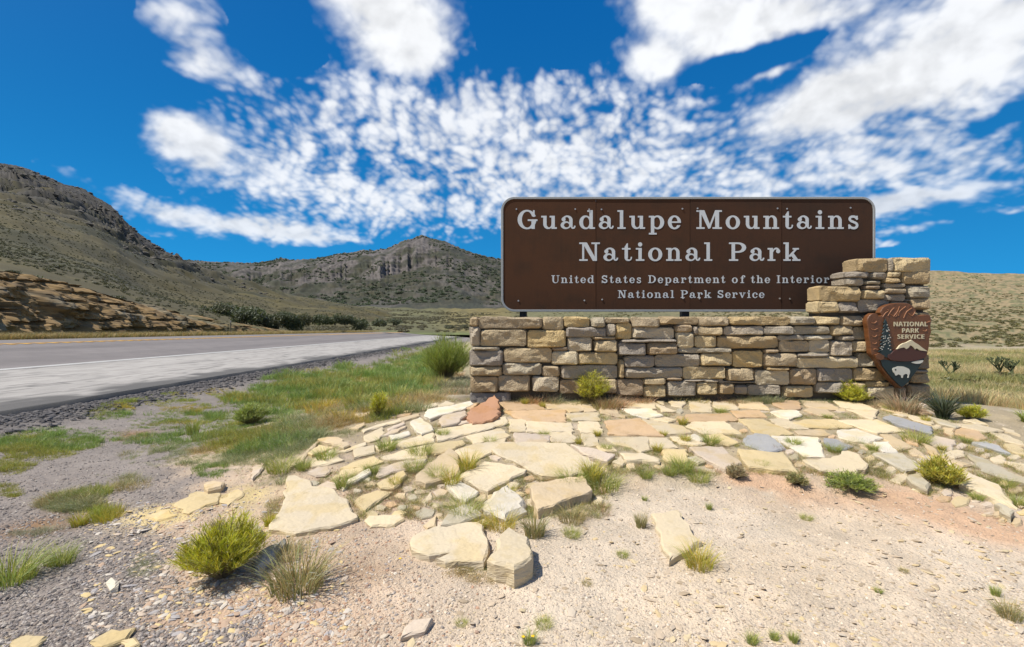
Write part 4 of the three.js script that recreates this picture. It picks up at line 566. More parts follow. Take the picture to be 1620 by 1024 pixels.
function flag(raw, tone, lift = 0.03, opt) { lift *= 0.62; const mx = raw.reduce((s, p) => s + p[0], 0) / raw.length, my = raw.reduce((s, p) => s + p[1], 0) / raw.length, pxs = raw.map(([x, y]) => [mx + (x - mx) * 1.07, my + (y - my) * 1.11]); pavedPx.push(pxs); const { g, at } = slab(pxs, lift, ++flagSeed, opt); const m = part('flagstone', g, flagMats[tone][flagSeed % 3], paving); m.position.copy(at).sub(pavingPos); return m; }
const flags = (ox, oy, s, list) => { for (const [pts, tone, lift, opt] of list) flag(pts.map(([x, y]) => [ox + x / s, oy + y / s]), tone, lift, opt); };
flags(400, 620, 5.4, [
  [[[1345, 255], [1430, 220], [1500, 270], [1545, 320], [1440, 355], [1380, 315]], 'w', 0.06], [[[1150, 310], [1200, 285], [1290, 250], [1300, 268], [1165, 330]], 'p'], [[[1090, 375], [1180, 325], [1310, 290], [1300, 310], [1160, 365]], 'p'], [[[950, 370], [1100, 305], [1125, 345], [1080, 400], [1000, 420], [950, 400]], 'c'], [[[1165, 370], [1330, 335], [1345, 362], [1190, 410]], 'w'],
  [[[1250, 420], [1540, 340], [1545, 420], [1290, 470]], 'c'], [[[860, 490], [1030, 455], [1045, 515], [870, 560]], 'c'], [[[1050, 450], [1200, 420], [1220, 460], [1080, 500]], 'c'], [[[940, 320], [1110, 270], [1250, 235], [1260, 250], [1090, 300], [960, 335]], 'c'], [[[1240, 225], [1420, 185], [1425, 205], [1280, 245]], 't'],
  [[[560, 405], [650, 385], [730, 390], [825, 450], [770, 470]], 't', 0.07], [[[470, 515], [560, 455], [685, 475], [600, 505], [510, 530]], 'y', 0.05], [[[310, 600], [440, 520], [530, 440], [560, 440], [470, 520], [430, 590], [330, 640]], 't'], [[[560, 550], [680, 490], [710, 515], [620, 545]], 'c'], [[[500, 590], [560, 555], [720, 540], [770, 580], [650, 610], [510, 640]], 'c'],
  [[[470, 685], [560, 635], [640, 640], [660, 680], [620, 715], [540, 720]], 'p'], [[[750, 650], [850, 600], [1030, 555], [1110, 600], [960, 640], [800, 655]], 'y'], [[[735, 720], [755, 665], [950, 645], [960, 665], [800, 720]], 'y'], [[[660, 750], [700, 715], [740, 710], [735, 735]], 'y'], [[[800, 775], [820, 740], [990, 655], [1005, 690], [880, 755]], 'w', 0.06],
  [[[1100, 555], [1250, 510], [1465, 460], [1480, 560], [1310, 570], [1180, 575]], 'c'], [[[1060, 715], [1080, 650], [1300, 595], [1470, 585], [1440, 625], [1200, 680], [1090, 725]], 'p'], [[[0, 650], [80, 620], [60, 690], [0, 740]], 'p'], [[[730, 510], [860, 460], [960, 430], [970, 450], [800, 505]], 'c'], [[[820, 310], [950, 260], [960, 280], [900, 315]], 't'], [[[880, 205], [1010, 165], [1020, 185], [920, 215]], 't'],
  [[[430, 350], [520, 335], [510, 365], [440, 370]], 'y'], [[[270, 440], [380, 420], [360, 450], [290, 460]], 'y'], [[[110, 440], [210, 430], [180, 450]], 'o'], [[[1290, 165], [1390, 130], [1395, 155], [1320, 170]], 'y'], [[[1170, 205], [1350, 180], [1340, 200], [1190, 215]], 'o'], [[[1425, 152], [1450, 125], [1560, 95], [1590, 112], [1500, 145]], 'c']]);
flags(660, 620, 5.4, [
  [[[75, 200], [95, 150], [300, 115], [450, 85], [470, 110], [380, 150], [200, 195], [120, 222]], 'w', 0.06], [[[190, 230], [220, 205], [400, 165], [420, 200], [330, 265], [210, 290]], 'p', 0.06], [[[180, 110], [240, 80], [320, 95], [300, 112], [190, 130]], 'c'], [[[390, 135], [450, 100], [530, 95], [470, 140]], 'o', 0.05], [[[430, 215], [455, 170], [650, 80], [695, 110], [690, 200], [640, 225], [480, 240]], 'r', 0.10, { tilt: 0.1, grain: 1.6 }],
  [[[330, 280], [350, 248], [480, 243], [470, 258]], 'p'], [[[180, 370], [190, 320], [450, 275], [740, 220], [755, 275], [560, 325], [330, 380], [190, 410]], 'c'], [[[90, 470], [150, 440], [380, 415], [400, 440], [250, 510], [160, 530]], 'y'], [[[330, 495], [420, 465], [680, 415], [755, 405], [740, 435], [600, 530], [470, 590], [390, 560]], 'c'], [[[430, 375], [600, 335], [710, 315], [790, 375], [690, 405], [490, 435]], 'c'],
  [[[695, 90], [760, 60], [1040, 52], [1085, 145], [780, 158]], 'o'], [[[1070, 75], [1200, 48], [1360, 55], [1430, 150], [1300, 178], [1270, 150], [1120, 146]], 't'], [[[760, 165], [1255, 155], [1260, 250], [960, 255], [860, 220]], 'o'], [[[1275, 185], [1540, 178], [1560, 240], [1330, 240]], 'c'], [[[780, 235], [920, 240], [930, 330], [800, 335]], 'c'], [[[938, 255], [1310, 265], [1330, 330], [1110, 342], [945, 338]], 'c'],
  [[[835, 350], [1120, 365], [1125, 420], [990, 455], [850, 440]], 'p'], [[[1132, 348], [1320, 340], [1370, 420], [1160, 420]], 'c'], [[[1380, 255], [1540, 258], [1585, 345], [1400, 345]], 'c'], [[[1405, 360], [1510, 355], [1560, 450], [1430, 450]], 'c'], [[[665, 510], [760, 460], [1260, 465], [1340, 510], [1505, 600], [1410, 705], [1200, 730], [1070, 715], [960, 650], [870, 600], [740, 550]], 'c', 0.05],
  [[[365, 725], [580, 605], [700, 615], [920, 675], [780, 750], [610, 835], [540, 820]], 'c', 0.05], [[[0, 710], [70, 640], [270, 510], [345, 560], [370, 620], [340, 710], [280, 740], [80, 785], [0, 765]], 't', 0.05], [[[1410, 110], [1480, 120], [1530, 160], [1430, 170]], 't']]);
flags(920, 620, 5.4, [
  [[[-84, 455], [0, 470], [130, 490], [275, 530], [215, 585], [120, 555], [20, 520]], 'p', 0.07], [[[155, 150], [180, 115], [310, 120], [320, 185], [380, 200], [370, 215], [170, 180]], 't'], [[[295, 95], [340, 45], [610, 60], [630, 138], [390, 132]], 'c'], [[[335, 143], [600, 148], [685, 195], [560, 220], [430, 190]], 'w'], [[[620, 70], [700, 60], [710, 110], [660, 92]], 'c'], [[[740, 70], [885, 75], [860, 135], [770, 110]], 'c'], [[[640, 98], [810, 160], [690, 168]], 'c'],
  [[[910, 70], [1100, 75], [1115, 165], [945, 165]], 'c'], [[[1118, 60], [1290, 50], [1335, 145], [1180, 150], [1125, 120]], 'c'], [[[1340, 75], [1540, 80], [1600, 150], [1350, 130]], 't'], [[[900, 195], [1250, 185], [1330, 240], [1200, 250], [910, 250]], 'o'], [[[1280, 160], [1520, 160], [1580, 210], [1400, 210], [1340, 225]], 'o'], [[[210, 250], [500, 230], [690, 365], [240, 355]], 'o'], [[[530, 240], [600, 248], [850, 290], [930, 340], [760, 350], [690, 345], [600, 290]], 'c'],
  [[[590, 230], [720, 215], [815, 240], [740, 255]], 'c'], [[[900, 290], [970, 258], [1220, 255], [1355, 355], [1040, 350]], 'c'], [[[1350, 240], [1560, 240], [1800, 355], [1640, 370], [1500, 352]], 'y'], [[[1385, 400], [1480, 358], [1600, 374], [1740, 480], [1560, 500], [1400, 440]], 'g'], [[[130, 460], [250, 455], [300, 500], [170, 505]], 'c'], [[[215, 395], [558, 390], [578, 490], [500, 510], [430, 470], [270, 440]], 'c'], [[[568, 392], [730, 397], [820, 470], [700, 485], [590, 482]], 'c'], [[[760, 385], [900, 390], [1060, 440], [950, 455], [840, 440]], 'c'],
  [[[910, 375], [970, 360], [1060, 405], [1010, 420]], 'w'], [[[1075, 372], [1200, 358], [1340, 430], [1260, 450], [1100, 440]], 'y'], [[[340, 525], [520, 520], [665, 570], [660, 595], [520, 575], [390, 585]], 'c', 0.07], [[[270, 590], [335, 550], [380, 600], [350, 620]], 'c', 0.05], [[[700, 490], [900, 495], [895, 590], [850, 600], [720, 590]], 'y', 0.05], [[[905, 560], [980, 545], [1060, 590], [1000, 602]], 'k', 0.05], [[[935, 480], [1200, 475], [1360, 600], [1225, 645], [1100, 590], [1000, 540]], 'p', 0.07],
  [[[1350, 495], [1600, 515], [1715, 522], [1830, 670], [1440, 630], [1400, 590]], 'y', 0.07], [[[380, 610], [450, 605], [460, 650], [410, 660]], 't']]);
flags(1180, 620, 5.4, [
  [[[230, 95], [330, 70], [455, 75], [465, 140], [330, 150]], 'o'], [[[470, 75], [700, 85], [800, 150], [640, 145], [520, 120]], 't'], [[[755, 80], [940, 75], [1120, 150], [960, 145], [830, 130]], 'c'], [[[500, 155], [550, 135], [700, 158], [790, 215], [640, 200]], 't'], [[[865, 150], [1130, 158], [1085, 235], [970, 190]], 'c', 0.05], [[[210, 170], [300, 155], [430, 160], [480, 195], [370, 230], [300, 215]], 'w', 0.04],
  [[[205, 235], [320, 225], [420, 260], [530, 310], [370, 305], [290, 290]], 'c'], [[[410, 265], [500, 240], [740, 235], [910, 300], [700, 305], [540, 300]], 'y'], [[[800, 245], [1120, 240], [1345, 330], [1120, 345], [960, 300]], 'c', 0.04], [[[420, 330], [640, 320], [730, 365], [560, 370], [460, 360]], 't'], [[[790, 330], [950, 320], [1160, 390], [1040, 430], [880, 410], [800, 385]], 'w'], [[[230, 380], [610, 395], [640, 450], [670, 545], [500, 540], [380, 470]], 'w'],
  [[[670, 400], [760, 405], [910, 465], [780, 495], [680, 470]], 'g'], [[[500, 580], [720, 570], [860, 510], [960, 540], [1030, 610], [1020, 640], [900, 690], [650, 660], [560, 620]], 'c', 0.06], [[[1095, 430], [1220, 430], [1300, 510], [1170, 515]], 'w', 0.04], [[[1150, 365], [1250, 370], [1420, 470], [1300, 490], [1220, 440]], 't'], [[[1390, 500], [1460, 475], [1530, 550], [1400, 530]], 't'], [[[1100, 530], [1330, 530], [1510, 640], [1370, 665], [1240, 600]], 'k', 0.06],
  [[[1180, 222], [1240, 205], [1420, 250], [1580, 295], [1580, 350], [1500, 330], [1290, 270]], 'g', 0.05], [[[1260, 185], [1390, 180], [1400, 205], [1340, 208]], 'c'], [[[1130, 105], [1200, 95], [1380, 170], [1310, 183], [1180, 150]], 't'], [[[1400, 140], [1480, 135], [1590, 185], [1500, 185]], 'o', 0.05], [[[1390, 195], [1600, 245], [1590, 280], [1430, 238]], 'c'], [[[1330, 370], [1400, 370], [1480, 420], [1470, 450], [1380, 420]], 'o']]);
flags(1380, 620, 4.267, [
  [[[330, 340], [420, 380], [470, 430], [620, 470], [670, 490], [610, 495], [500, 460], [400, 420]], 't'], [[[470, 420], [560, 390], [620, 400], [630, 430], [560, 440]], 'c'], [[[480, 470], [560, 500], [740, 600], [850, 650], [960, 760], [890, 745], [700, 680], [590, 640], [560, 560]], 'c', 0.04], [[[660, 440], [760, 460], [880, 510], [1024, 580], [1060, 630], [900, 590], [740, 530]], 'k'], [[[900, 470], [1040, 490], [1060, 540], [980, 520]], 'c'],
  [[[380, 165], [480, 190], [590, 230], [560, 238], [450, 208]], 'k', 0.05], [[[520, 212], [700, 215], [880, 260], [760, 265], [600, 233]], 'c', 0.04], [[[560, 280], [600, 245], [700, 262], [770, 310], [720, 320], [620, 300]], 'o'], [[[680, 340], [760, 335], [860, 365], [930, 410], [830, 385]], 'g', 0.05], [[[790, 272], [900, 290], [1030, 340], [1040, 360], [900, 330]], 'c'], [[[890, 355], [960, 350], [1030, 390], [1030, 420], [940, 400]], 'y'],
  [[[620, 188], [690, 180], [780, 218], [700, 212]], 'c', 0.05], [[[880, 240], [960, 260], [1000, 290], [900, 265]], 'c'], [[[360, 330], [430, 300], [560, 330], [540, 390], [450, 370]], 'p'], [[[480, 240], [560, 245], [550, 290], [500, 280]], 't']]);
flags(400, 740, 6.23, [[[[1010, 330], [1080, 280], [1220, 220], [1370, 250], [1240, 330], [1110, 415]], 'y', 0.02], [[[1230, 150], [1480, 30], [1510, 80], [1390, 200], [1270, 190]], 'y', 0.04], [[[870, 200], [920, 160], [940, 180], [890, 215]], 'w']]);
flags(620, 740, 4.765, [[[[405, 120], [490, 80], [560, 130], [650, 185], [555, 238], [470, 190]], 'w', 0.05], [[[380, 420], [440, 320], [540, 280], [640, 310], [675, 350], [520, 415]], 'k', 0.05], [[[240, 430], [330, 365], [330, 440], [270, 455]], 't', 0.03], [[[220, 250], [290, 185], [310, 220], [250, 280]], 'c', 0.02]]);
// small pieces wedged into the wide joints
{
  const R = rng(4711), inRegion = (x, y) => { const top = x < 745 ? lerp(790, 650, clamp((x - 430) / 300)) : x > 1470 ? 662 + (x - 1470) * 0.34 : 636, bot = x < 560 ? 770 : x < 700 ? 815 : x < 960 ? 800 : x < 1380 ? 738 : 742 + (x - 1380) * 0.42; return y > top && y < bot; };
  let made = 0;
  for (let i = 0; i < 6000 && made < 110; i++) {
    const x = 430 + 1190 * R(), y = 640 + 190 * R(), rx = 7 + 11 * R(), ry = rx * (0.34 + 0.25 * R()); if (!inRegion(x, y)) continue;
    const n = 5 + Math.floor(R() * 2), a0 = R() * 6.28, poly = []; for (let k = 0; k < n; k++) { const a = a0 + k / n * 6.283, q = 0.75 + 0.4 * R(); poly.push([x + Math.cos(a) * rx * q, y + Math.sin(a) * ry * q]); }
    const probe = [[x, y], ...poly, ...poly.map(([u, v]) => [x + (u - x) * 1.12, y + (v - y) * 1.12])]; if (probe.some((q) => pavedPx.some((p) => inside(q, p)))) continue;
    flag(poly, 'ctpoyk'[Math.floor(R() * 6)], 0.02); made++;
  }
}
// slabs and rocks that lie apart from the paving: things of their own
function loose(name, label, cat, pxs, tone, lift, opt) { pavedPx.push(pxs); const { g, at } = slab(pxs, lift, ++flagSeed, opt); const m = solo(name, g, flagMats[tone][flagSeed % 3], label, cat); m.position.copy(at); return m; }
const T = (ox, oy, s, pts) => pts.map(([x, y]) => [ox + x / s, oy + y / s]);
loose('stone_slab', 'large smooth cream triangular slab lying flush with the ground beside the green bush', 'stone slab', T(400, 740, 6.23, [[340, 90], [420, 65], [480, 100], [570, 125], [590, 185], [700, 190], [820, 220], [850, 280], [930, 310], [970, 400], [1040, 490], [870, 560], [560, 620], [420, 640], [160, 620], [160, 560], [215, 480], [290, 350]]), 'c', 0.03);
loose('stone_slab', 'thin cream slab half buried in pale dirt, level with the ground', 'stone slab', T(400, 740, 6.23, [[1090, 520], [1140, 465], [1460, 455], [1500, 500], [1400, 560], [1160, 575]]), 'c', 0.018);
loose('stone_slab', 'white chipped slab with faceted edges between two larger tan slabs', 'stone slab', T(620, 740, 4.765, [[670, 265], [800, 160], [870, 130], [940, 180], [1005, 225], [1020, 300], [855, 370], [740, 310]]), 'w', 0.065, { tilt: 0.05, grain: 1.6, bevel: 0.03 });
loose('stone_slab', 'long tan slab raised above the dirt, dark shadow under its front edge', 'stone slab', T(620, 740, 4.765, [[1045, 150], [1070, 125], [1440, 60], [1470, 110], [1515, 180], [1350, 230], [1100, 310], [1060, 240]]), 't', 0.07, { tilt: 0.03 });
loose('stone_slab', 'wide cream slab with a crack across it touching the thick block', 'stone slab', T(620, 740, 4.765, [[130, 560], [150, 520], [330, 440], [650, 410], [690, 430], [732, 540], [722, 640], [690, 715], [400, 700], [340, 680], [430, 640], [280, 655], [150, 610]]), 'c', 0.045);
loose('stone_block', 'thick cream six-sided block with layered brown sides and a dark shadow', 'stone block', T(620, 740, 4.765, [[715, 680], [792, 600], [784, 530], [870, 450], [910, 455], [1035, 520], [1055, 680], [920, 755]]), 'c', 0.105, { extra: 0.02, grain: 1.3, bevel: 0.014 });
loose('stone_slab', 'narrow pale slab lying alone in the bare pale dirt', 'stone slab', [[1030, 812], [1072, 806], [1085, 825], [1110, 855], [1060, 887], [1045, 850]], 'c', 0.035);
loose('stone_slab', 'small pinkish slab lying alone on stony pale ground', 'stone slab', [[640, 990], [655, 978], [684, 977], [672, 996], [634, 1008]], 'p', 0.025);
loose('rock', 'wedge-shaped tan rock tipped against the yellow-green bush on red earth', 'rock', T(1180, 620, 5.4, [[1370, 730], [1490, 690], [1580, 780], [1550, 820], [1420, 770]]), 'k', 0.06, { tilt: 0.08, bevel: 0.015 });
loose('rock', 'small flat tan rock below the long diagonal slab', 'rock', T(1380, 620, 4.267, [[820, 755], [870, 745], [960, 800], [930, 840]]), 'k', 0.05);
loose('rock', 'grey streaked rock leaning between the bright bush and the triangular slab', 'rock', T(400, 740, 6.23, [[50, 820], [120, 770], [320, 680], [330, 720], [240, 790], [230, 860], [60, 990], [30, 950]]), 'g', 0.05, { grain: 1.2, bevel: 0.02 });
loose('rock', 'white rock just behind the bright green bush', 'rock', T(400, 740, 6.23, [[-20, 545], [50, 520], [95, 570], [60, 620], [-10, 605]]), 'w', 0.06, { grain: 0.8, bevel: 0.02 });
loose('rock', 'small white rock on grey gravel', 'rock', [[168, 918], [178, 912], [189, 917], [186, 929], [174, 930]], 'w', 0.028, { grain: 0.4, bevel: 0.012 });
loose('rock', 'flat tan rock at the top of the yellow rock patch', 'rock', [[322, 765], [340, 759], [356, 762], [350, 771], [328, 774]], 't', 0.045, { grain: 0.5, bevel: 0.015 });
for (const pts of [[[275, 800], [310, 779], [350, 778], [345, 796], [300, 812]], [[347, 790], [378, 772], [385, 784], [360, 800]], [[230, 816], [262, 805], [280, 815], [246, 824]]]) loose('bedrock_plate', 'thin yellow flaky rock plate at the edge of the grey gravel', 'rock', pts, 'y', 0.012, { grain: 2 }).userData.group = 'yellow plates by the gravel';
for (const pts of [[[15, 1015], [40, 1004], [75, 1004], [60, 1022], [20, 1034]], [[140, 1014], [175, 996], [214, 992], [200, 1010], [160, 1026]], [[190, 1012], [215, 1004], [222, 1018], [196, 1028]]]) loose('bedrock_plate', 'yellow rock plate showing through stony earth', 'rock', pts, 'y', 0.02, { grain: 2 }).userData.group = 'yellow plates in the stony earth';
console.log('stones');

// ---------------------------------------------------------------- gravel and chips
const pavedBox = pavedPx.map((p) => [Math.min(...p.map((q) => q[0])), Math.max(...p.map((q) => q[0])), Math.min(...p.map((q) => q[1])), Math.max(...p.map((q) => q[1])), p]);
const inPaved = (x, y) => pavedBox.some(([a, b, c, d, p]) => x > a && x < b && y > c && y < d && inside([x, y], p));
function pebbleGeo(seed, flat) { const g = new THREE.IcosahedronGeometry(1, 0), p = g.attributes.position, R = rng(seed), m = new Map(); for (let i = 0; i < p.count; i++) { const k = [p.getX(i), p.getY(i), p.getZ(i)].map((v) => v.toFixed(3)).join(); if (!m.has(k)) m.set(k, 0.65 + 0.6 * R()); const s = m.get(k); p.setXYZ(i, p.getX(i) * s, p.getY(i) * s * flat, p.getZ(i) * s); } g.computeVertexNormals(); return g; }
const pebbleMat = new THREE.MeshStandardMaterial({ color: 0xffffff, roughness: 0.92 });
function scatter(name, geo, mat, items) { const m = new THREE.InstancedMesh(geo, mat, items.length), o = new THREE.Object3D(), c = new THREE.Color(); items.forEach((it, i) => { o.position.copy(it.p); o.rotation.set(it.rx || 0, it.ry || 0, it.rz || 0); o.scale.set(...(Array.isArray(it.s) ? it.s : [it.s, it.s, it.s])); o.updateMatrix(); m.setMatrixAt(i, o.matrix); m.setColorAt(i, c.setRGB(...it.c)); }); m.name = numbered(name); m.userData.kind = 'stuff'; scene.add(m); return m; }
{
  const R = rng(42), sets = [[], [], []], chips = [[], []];
  const pick = (l) => l[Math.floor(R() * l.length)];
  const pale = [[0.54, 0.44, 0.33], [0.5, 0.4, 0.3], [0.54, 0.46, 0.36], [0.42, 0.34, 0.26], [0.5, 0.39, 0.26], [0.34, 0.28, 0.22]], grey = [[0.18, 0.155, 0.138], [0.24, 0.205, 0.18], [0.125, 0.108, 0.095], [0.3, 0.262, 0.23], [0.23, 0.185, 0.15], [0.38, 0.33, 0.27]], warm = [[0.36, 0.22, 0.14], [0.42, 0.3, 0.2], [0.3, 0.2, 0.14], [0.4, 0.34, 0.28], [0.28, 0.24, 0.21], [0.46, 0.36, 0.26]];
  for (let i = 0; i < 112000; i++) {
    const px = R() * 2150 - 420, py = 560 + 490 * Math.pow(R(), 0.72), v = cast(px, py, 0, 40), x = v.x, D = -v.z; if (D > 22 || across(x, D) > 6.9 || inPaved(px, py)) continue;
    const gr = gravelShare(x, D), leftish = sstep(0.2, -1.2, x) * sstep(6, 3, D), g = gr > 0.4; if (!g && R() > 0.2 + 0.5 * leftish) continue; if (spotAt(redW, x, D) > 0.5 && R() > .2) continue;
    const pal = g ? grey : R() < leftish ? warm : pale, c = pick(pal), k = 0.8 + 0.4 * R();
    let s = (g ? 0.0038 : 0.0032) + (g ? 0.007 : 0.0065) * R() ** 3; if (R() > 0.994) s *= 1.9;
    sets[i % 3].push({ p: new THREE.Vector3(x, v.y + s * 0.15, v.z), s: [s * (0.8 + 0.7 * R()), s, s], ry: R() * 6.28, rx: (R() - .5) * 0.6, c: c.map((q) => q * k) });
  }
  for (let i = 0; i < 3000; i++) {                                // flat flakes of limestone, thickest on the bare dirt at the right
    const px = 560 + 1080 * Math.pow(R(), 0.7), py = 770 + 270 * R(), v = cast(px, py, 0, 20); if (inPaved(px, py) || R() > 0.35 + 0.65 * fbm(v.x * 2, -v.z * 2)) continue;
    const c = pick([[0.5, 0.4, 0.24], [0.46, 0.36, 0.25], [0.48, 0.4, 0.3], [0.34, 0.26, 0.17], [0.5, 0.38, 0.21], [0.42, 0.34, 0.25]]), s = 0.005 + 0.015 * R() ** 4;
    chips[i % 2].push({ p: new THREE.Vector3(v.x, v.y + s * 0.16, v.z), s: [s * (1 + R()), s, s * (0.7 + .5 * R())], ry: R() * 6.28, rx: (R() - .5) * 0.7, rz: (R() - .5) * .5, c });
  }
  for (let i = 0; i < 2200; i++) { const px = 130 + 420 * R(), py = 790 + 235 * R(), v = cast(px, py); if (inPaved(px, py)) continue; const s = 0.005 + 0.014 * R() ** 4; chips[i % 2].push({ p: new THREE.Vector3(v.x, v.y + s * 0.14, v.z), s: [s * (1 + R()), s, s], ry: R() * 6.28, rx: (R() - .5) * 0.5, c: pick([[0.54, 0.41, 0.2], [0.5, 0.44, 0.36], [0.4, 0.28, 0.19], [0.33, 0.3, 0.28], [0.45, 0.36, 0.27]]) }); }
  for (let i = 0; i < 9000; i++) { const D = 4.5 * Math.pow(9, R()), a = 6.98 - 1.15 * R() * R(), x = -a - 0.013 * D, s = 0.012 + 0.03 * R() ** 3, k = 0.7 + 0.7 * R(); sets[i % 3].push({ p: new THREE.Vector3(x, H(x, D) + s * 0.2, -D), s: [s * (1 + R()), s, s], ry: R() * 6.28, rx: R() - 0.5, c: [0.085 * k, 0.077 * k, 0.072 * k] }); }
  sets.forEach((s, i) => scatter('gravel', pebbleGeo(60 + i, 0.6), pebbleMat, s)); chips.forEach((s, i) => scatter('stone_chips', pebbleGeo(70 + i, 0.28), pebbleMat, s));
}
console.log('gravel');
// ---------------------------------------------------------------- plants
const leafMat = (r, g, b, ro = 0.75) => new THREE.MeshPhysicalMaterial({ color: rgb(r, g, b), vertexColors: true, roughness: ro, side: THREE.DoubleSide, transmission: 0.5 });
// blades fanning from a root; heights and widths in metres
function tuft(seed, n, h, spread, w, lean = 0.6, dry = 0.2, seg = 3) {
  const R = rng(seed), pos = [], col = [], idx = [];
  for (let i = 0; i < n; i++) {
    const a = R() * 6.283, r = spread * Math.sqrt(R()), x0 = Math.cos(a) * r, z0 = Math.sin(a) * r, dir = a + (R() - 0.5) * 1.4, L = h * (0.45 + 0.6 * R()), ln = lean * (0.25 + 0.9 * R()), tw = R() * 6.283, ww = w * (0.7 + 0.6 * R()), d = R() < dry, k = 0.72 + 0.5 * R();
    const c = d ? [1.5 * k, 1.16 * k, 1.15 * k] : [k * (0.85 + 0.4 * R()), k, k * 0.9], b = pos.length / 3;
    for (let s = 0; s <= seg; s++) { const t = s / seg, out = ln * L * t * t, y = L * (t - 0.28 * ln * t * t) - 0.01, wd = ww * (1 - t) * 0.5 + (s === seg ? 0 : ww * 0.12), cx = x0 + Math.cos(dir) * out, cz = z0 + Math.sin(dir) * out; if (s < seg) { pos.push(cx - Math.cos(tw) * wd, y, cz - Math.sin(tw) * wd, cx + Math.cos(tw) * wd, y, cz + Math.sin(tw) * wd); col.push(...c, ...c); } else { pos.push(cx, y, cz); col.push(...c); } }
    for (let s = 0; s + 1 < seg; s++) { const p = b + s * 2; idx.push(p, p + 1, p + 2, p + 1, p + 3, p + 2); } const p = b + (seg - 1) * 2; idx.push(p, p + 1, p + 2);
  }
  return geoFrom(pos, idx, null, col);
}
// many wiry stems set with needle leaves: foliage and stems apart
function brush(seed, stems, rad, h, leaves, leafL, leafW, up = 0.55, flatTop = 0.5) {
  const R = rng(seed), lp = [], lc = [], li = [], sp = [], si = [], sc = [];
  for (let i = 0; i < stems; i++) {
    const a = R() * 6.283, e = Math.sqrt(R()), lobe = 0.62 + 0.62 * noise(seed + Math.cos(a) * 1.9 + 9, seed + Math.sin(a) * 1.9 + 9), tx = Math.cos(a) * rad * e * (0.4 + 0.6 * lobe), tz = Math.sin(a) * rad * e * (0.4 + 0.6 * lobe), ty = h * (1 - flatTop * e * e) * (0.55 + 0.5 * R()) * (0.55 + 0.5 * lobe), bx = tx * 0.12, bz = tz * 0.12, k = 0.75 + 0.45 * R();
    const at = (t) => [lerp(bx, tx, Math.pow(t, 1.35)), ty * t, lerp(bz, tz, Math.pow(t, 1.35))];
    const b0 = sp.length / 3; for (let s = 0; s <= 3; s++) { const [x, y, z] = at(s / 3), w = 0.0022 * (1.4 - s / 3); sp.push(x - w, y, z + w, x + w, y, z - w); sc.push(1, 1, 1, 1, 1, 1); } for (let s = 0; s < 3; s++) { const p = b0 + s * 2; si.push(p, p + 1, p + 2, p + 1, p + 3, p + 2); }
    for (let j = 0; j < leaves; j++) {
      const t = 0.28 + 0.72 * Math.sqrt(R()), [x, y, z] = at(t), da = R() * 6.283, el = up + (R() - 0.5) * 0.9, L = leafL * (0.6 + 0.7 * R()), dx = Math.cos(da) * Math.cos(el) * L + tx * 0.12, dy = Math.sin(el) * L, dz = Math.sin(da) * Math.cos(el) * L + tz * 0.12, tw = R() * 6.283, wx2 = Math.cos(tw) * leafW, wz2 = Math.sin(tw) * leafW, b = lp.length / 3, q = k * (0.8 + 0.4 * R()), yel = 0.9 + 0.35 * R();
      lp.push(x - wx2 * 0.3, y, z - wz2 * 0.3, x + wx2 * 0.3, y, z + wz2 * 0.3, x + dx * 0.6 + wx2 * 0.6, y + dy * 0.6, z + dz * 0.6 + wz2 * 0.6, x + dx * 0.6 - wx2 * 0.6, y + dy * 0.6, z + dz * 0.6 - wz2 * 0.6, x + dx, y + dy, z + dz); for (let s = 0; s < 5; s++) lc.push(q * yel, q, q * 0.8); li.push(b, b + 1, b + 2, b, b + 2, b + 3, b + 3, b + 2, b + 4);
    }
  }
  return { leaf: geoFrom(lp, li, null, lc), stem: geoFrom(sp, si, null, sc) };
}
const stemMat = new THREE.MeshStandardMaterial({ color: rgb(0.2, 0.15, 0.075), roughness: 0.9, side: THREE.DoubleSide, vertexColors: true });
const mGreen = leafMat(0.32, 0.40, 0.075), mBright = leafMat(0.50, 0.52, 0.02), mDull = leafMat(0.34, 0.335, 0.13), mDark = leafMat(0.055, 0.085, 0.025), mStraw = leafMat(0.40, 0.345, 0.21), mYellow = leafMat(0.46, 0.45, 0.055), mField = leafMat(0.54, 0.49, 0.25), mFieldG = leafMat(0.36, 0.38, 0.12);
function bush(px, py, wpx, hpx, mat, label, { seed = 1, stems = 120, leaves = 26, ll = 0.05, lw = 0.004, name = 'bush', flat = 0.45, up = 0.6, cat = 'bush' } = {}) {
  const v = cast(px, py), D = -v.z, rad = wpx / 2 / F * D, h = hpx / F * D * 1.02, b = brush(seed, stems, rad, h, leaves, ll, lw, up, flat), t = thing(name, label, cat, [v.x, v.y - 0.01, v.z]);
  part('foliage', b.leaf, mat, t); part('stems', b.stem, stemMat, t); return t;
}
bush(352, 912, 124, 84, mBright, 'big bright yellow-green bush on stony earth beside the triangular slab', { seed: 11, stems: 360, leaves: 26, ll: 0.05, lw: 0.0028, up: 0.85 });
bush(938, 638, 62, 52, mBright, 'yellow-green bush with dark brown base growing against the wall', { seed: 12, stems: 220, leaves: 24, ll: 0.05, lw: 0.004 });
bush(1073, 634, 28, 28, mBright, 'small yellow-green bush at the wall foot below a sign post', { seed: 13, stems: 80, leaves: 20, ll: 0.035 });
bush(1347, 637, 50, 34, mBright, 'low rounded bright green bush at the wall foot beside the arrowhead', { seed: 14, stems: 230, leaves: 22, ll: 0.045, flat: 0.6 });
bush(1490, 770, 66, 46, mYellow, 'spiky yellow-green bush beside the tan wedge rock on red earth', { seed: 15, stems: 130, leaves: 18, ll: 0.055, lw: 0.006, up: 0.85 });
bush(1536, 664, 40, 24, mBright, 'small bright green bush beside the dark spiky plant', { seed: 16, stems: 140, leaves: 18, ll: 0.05 });
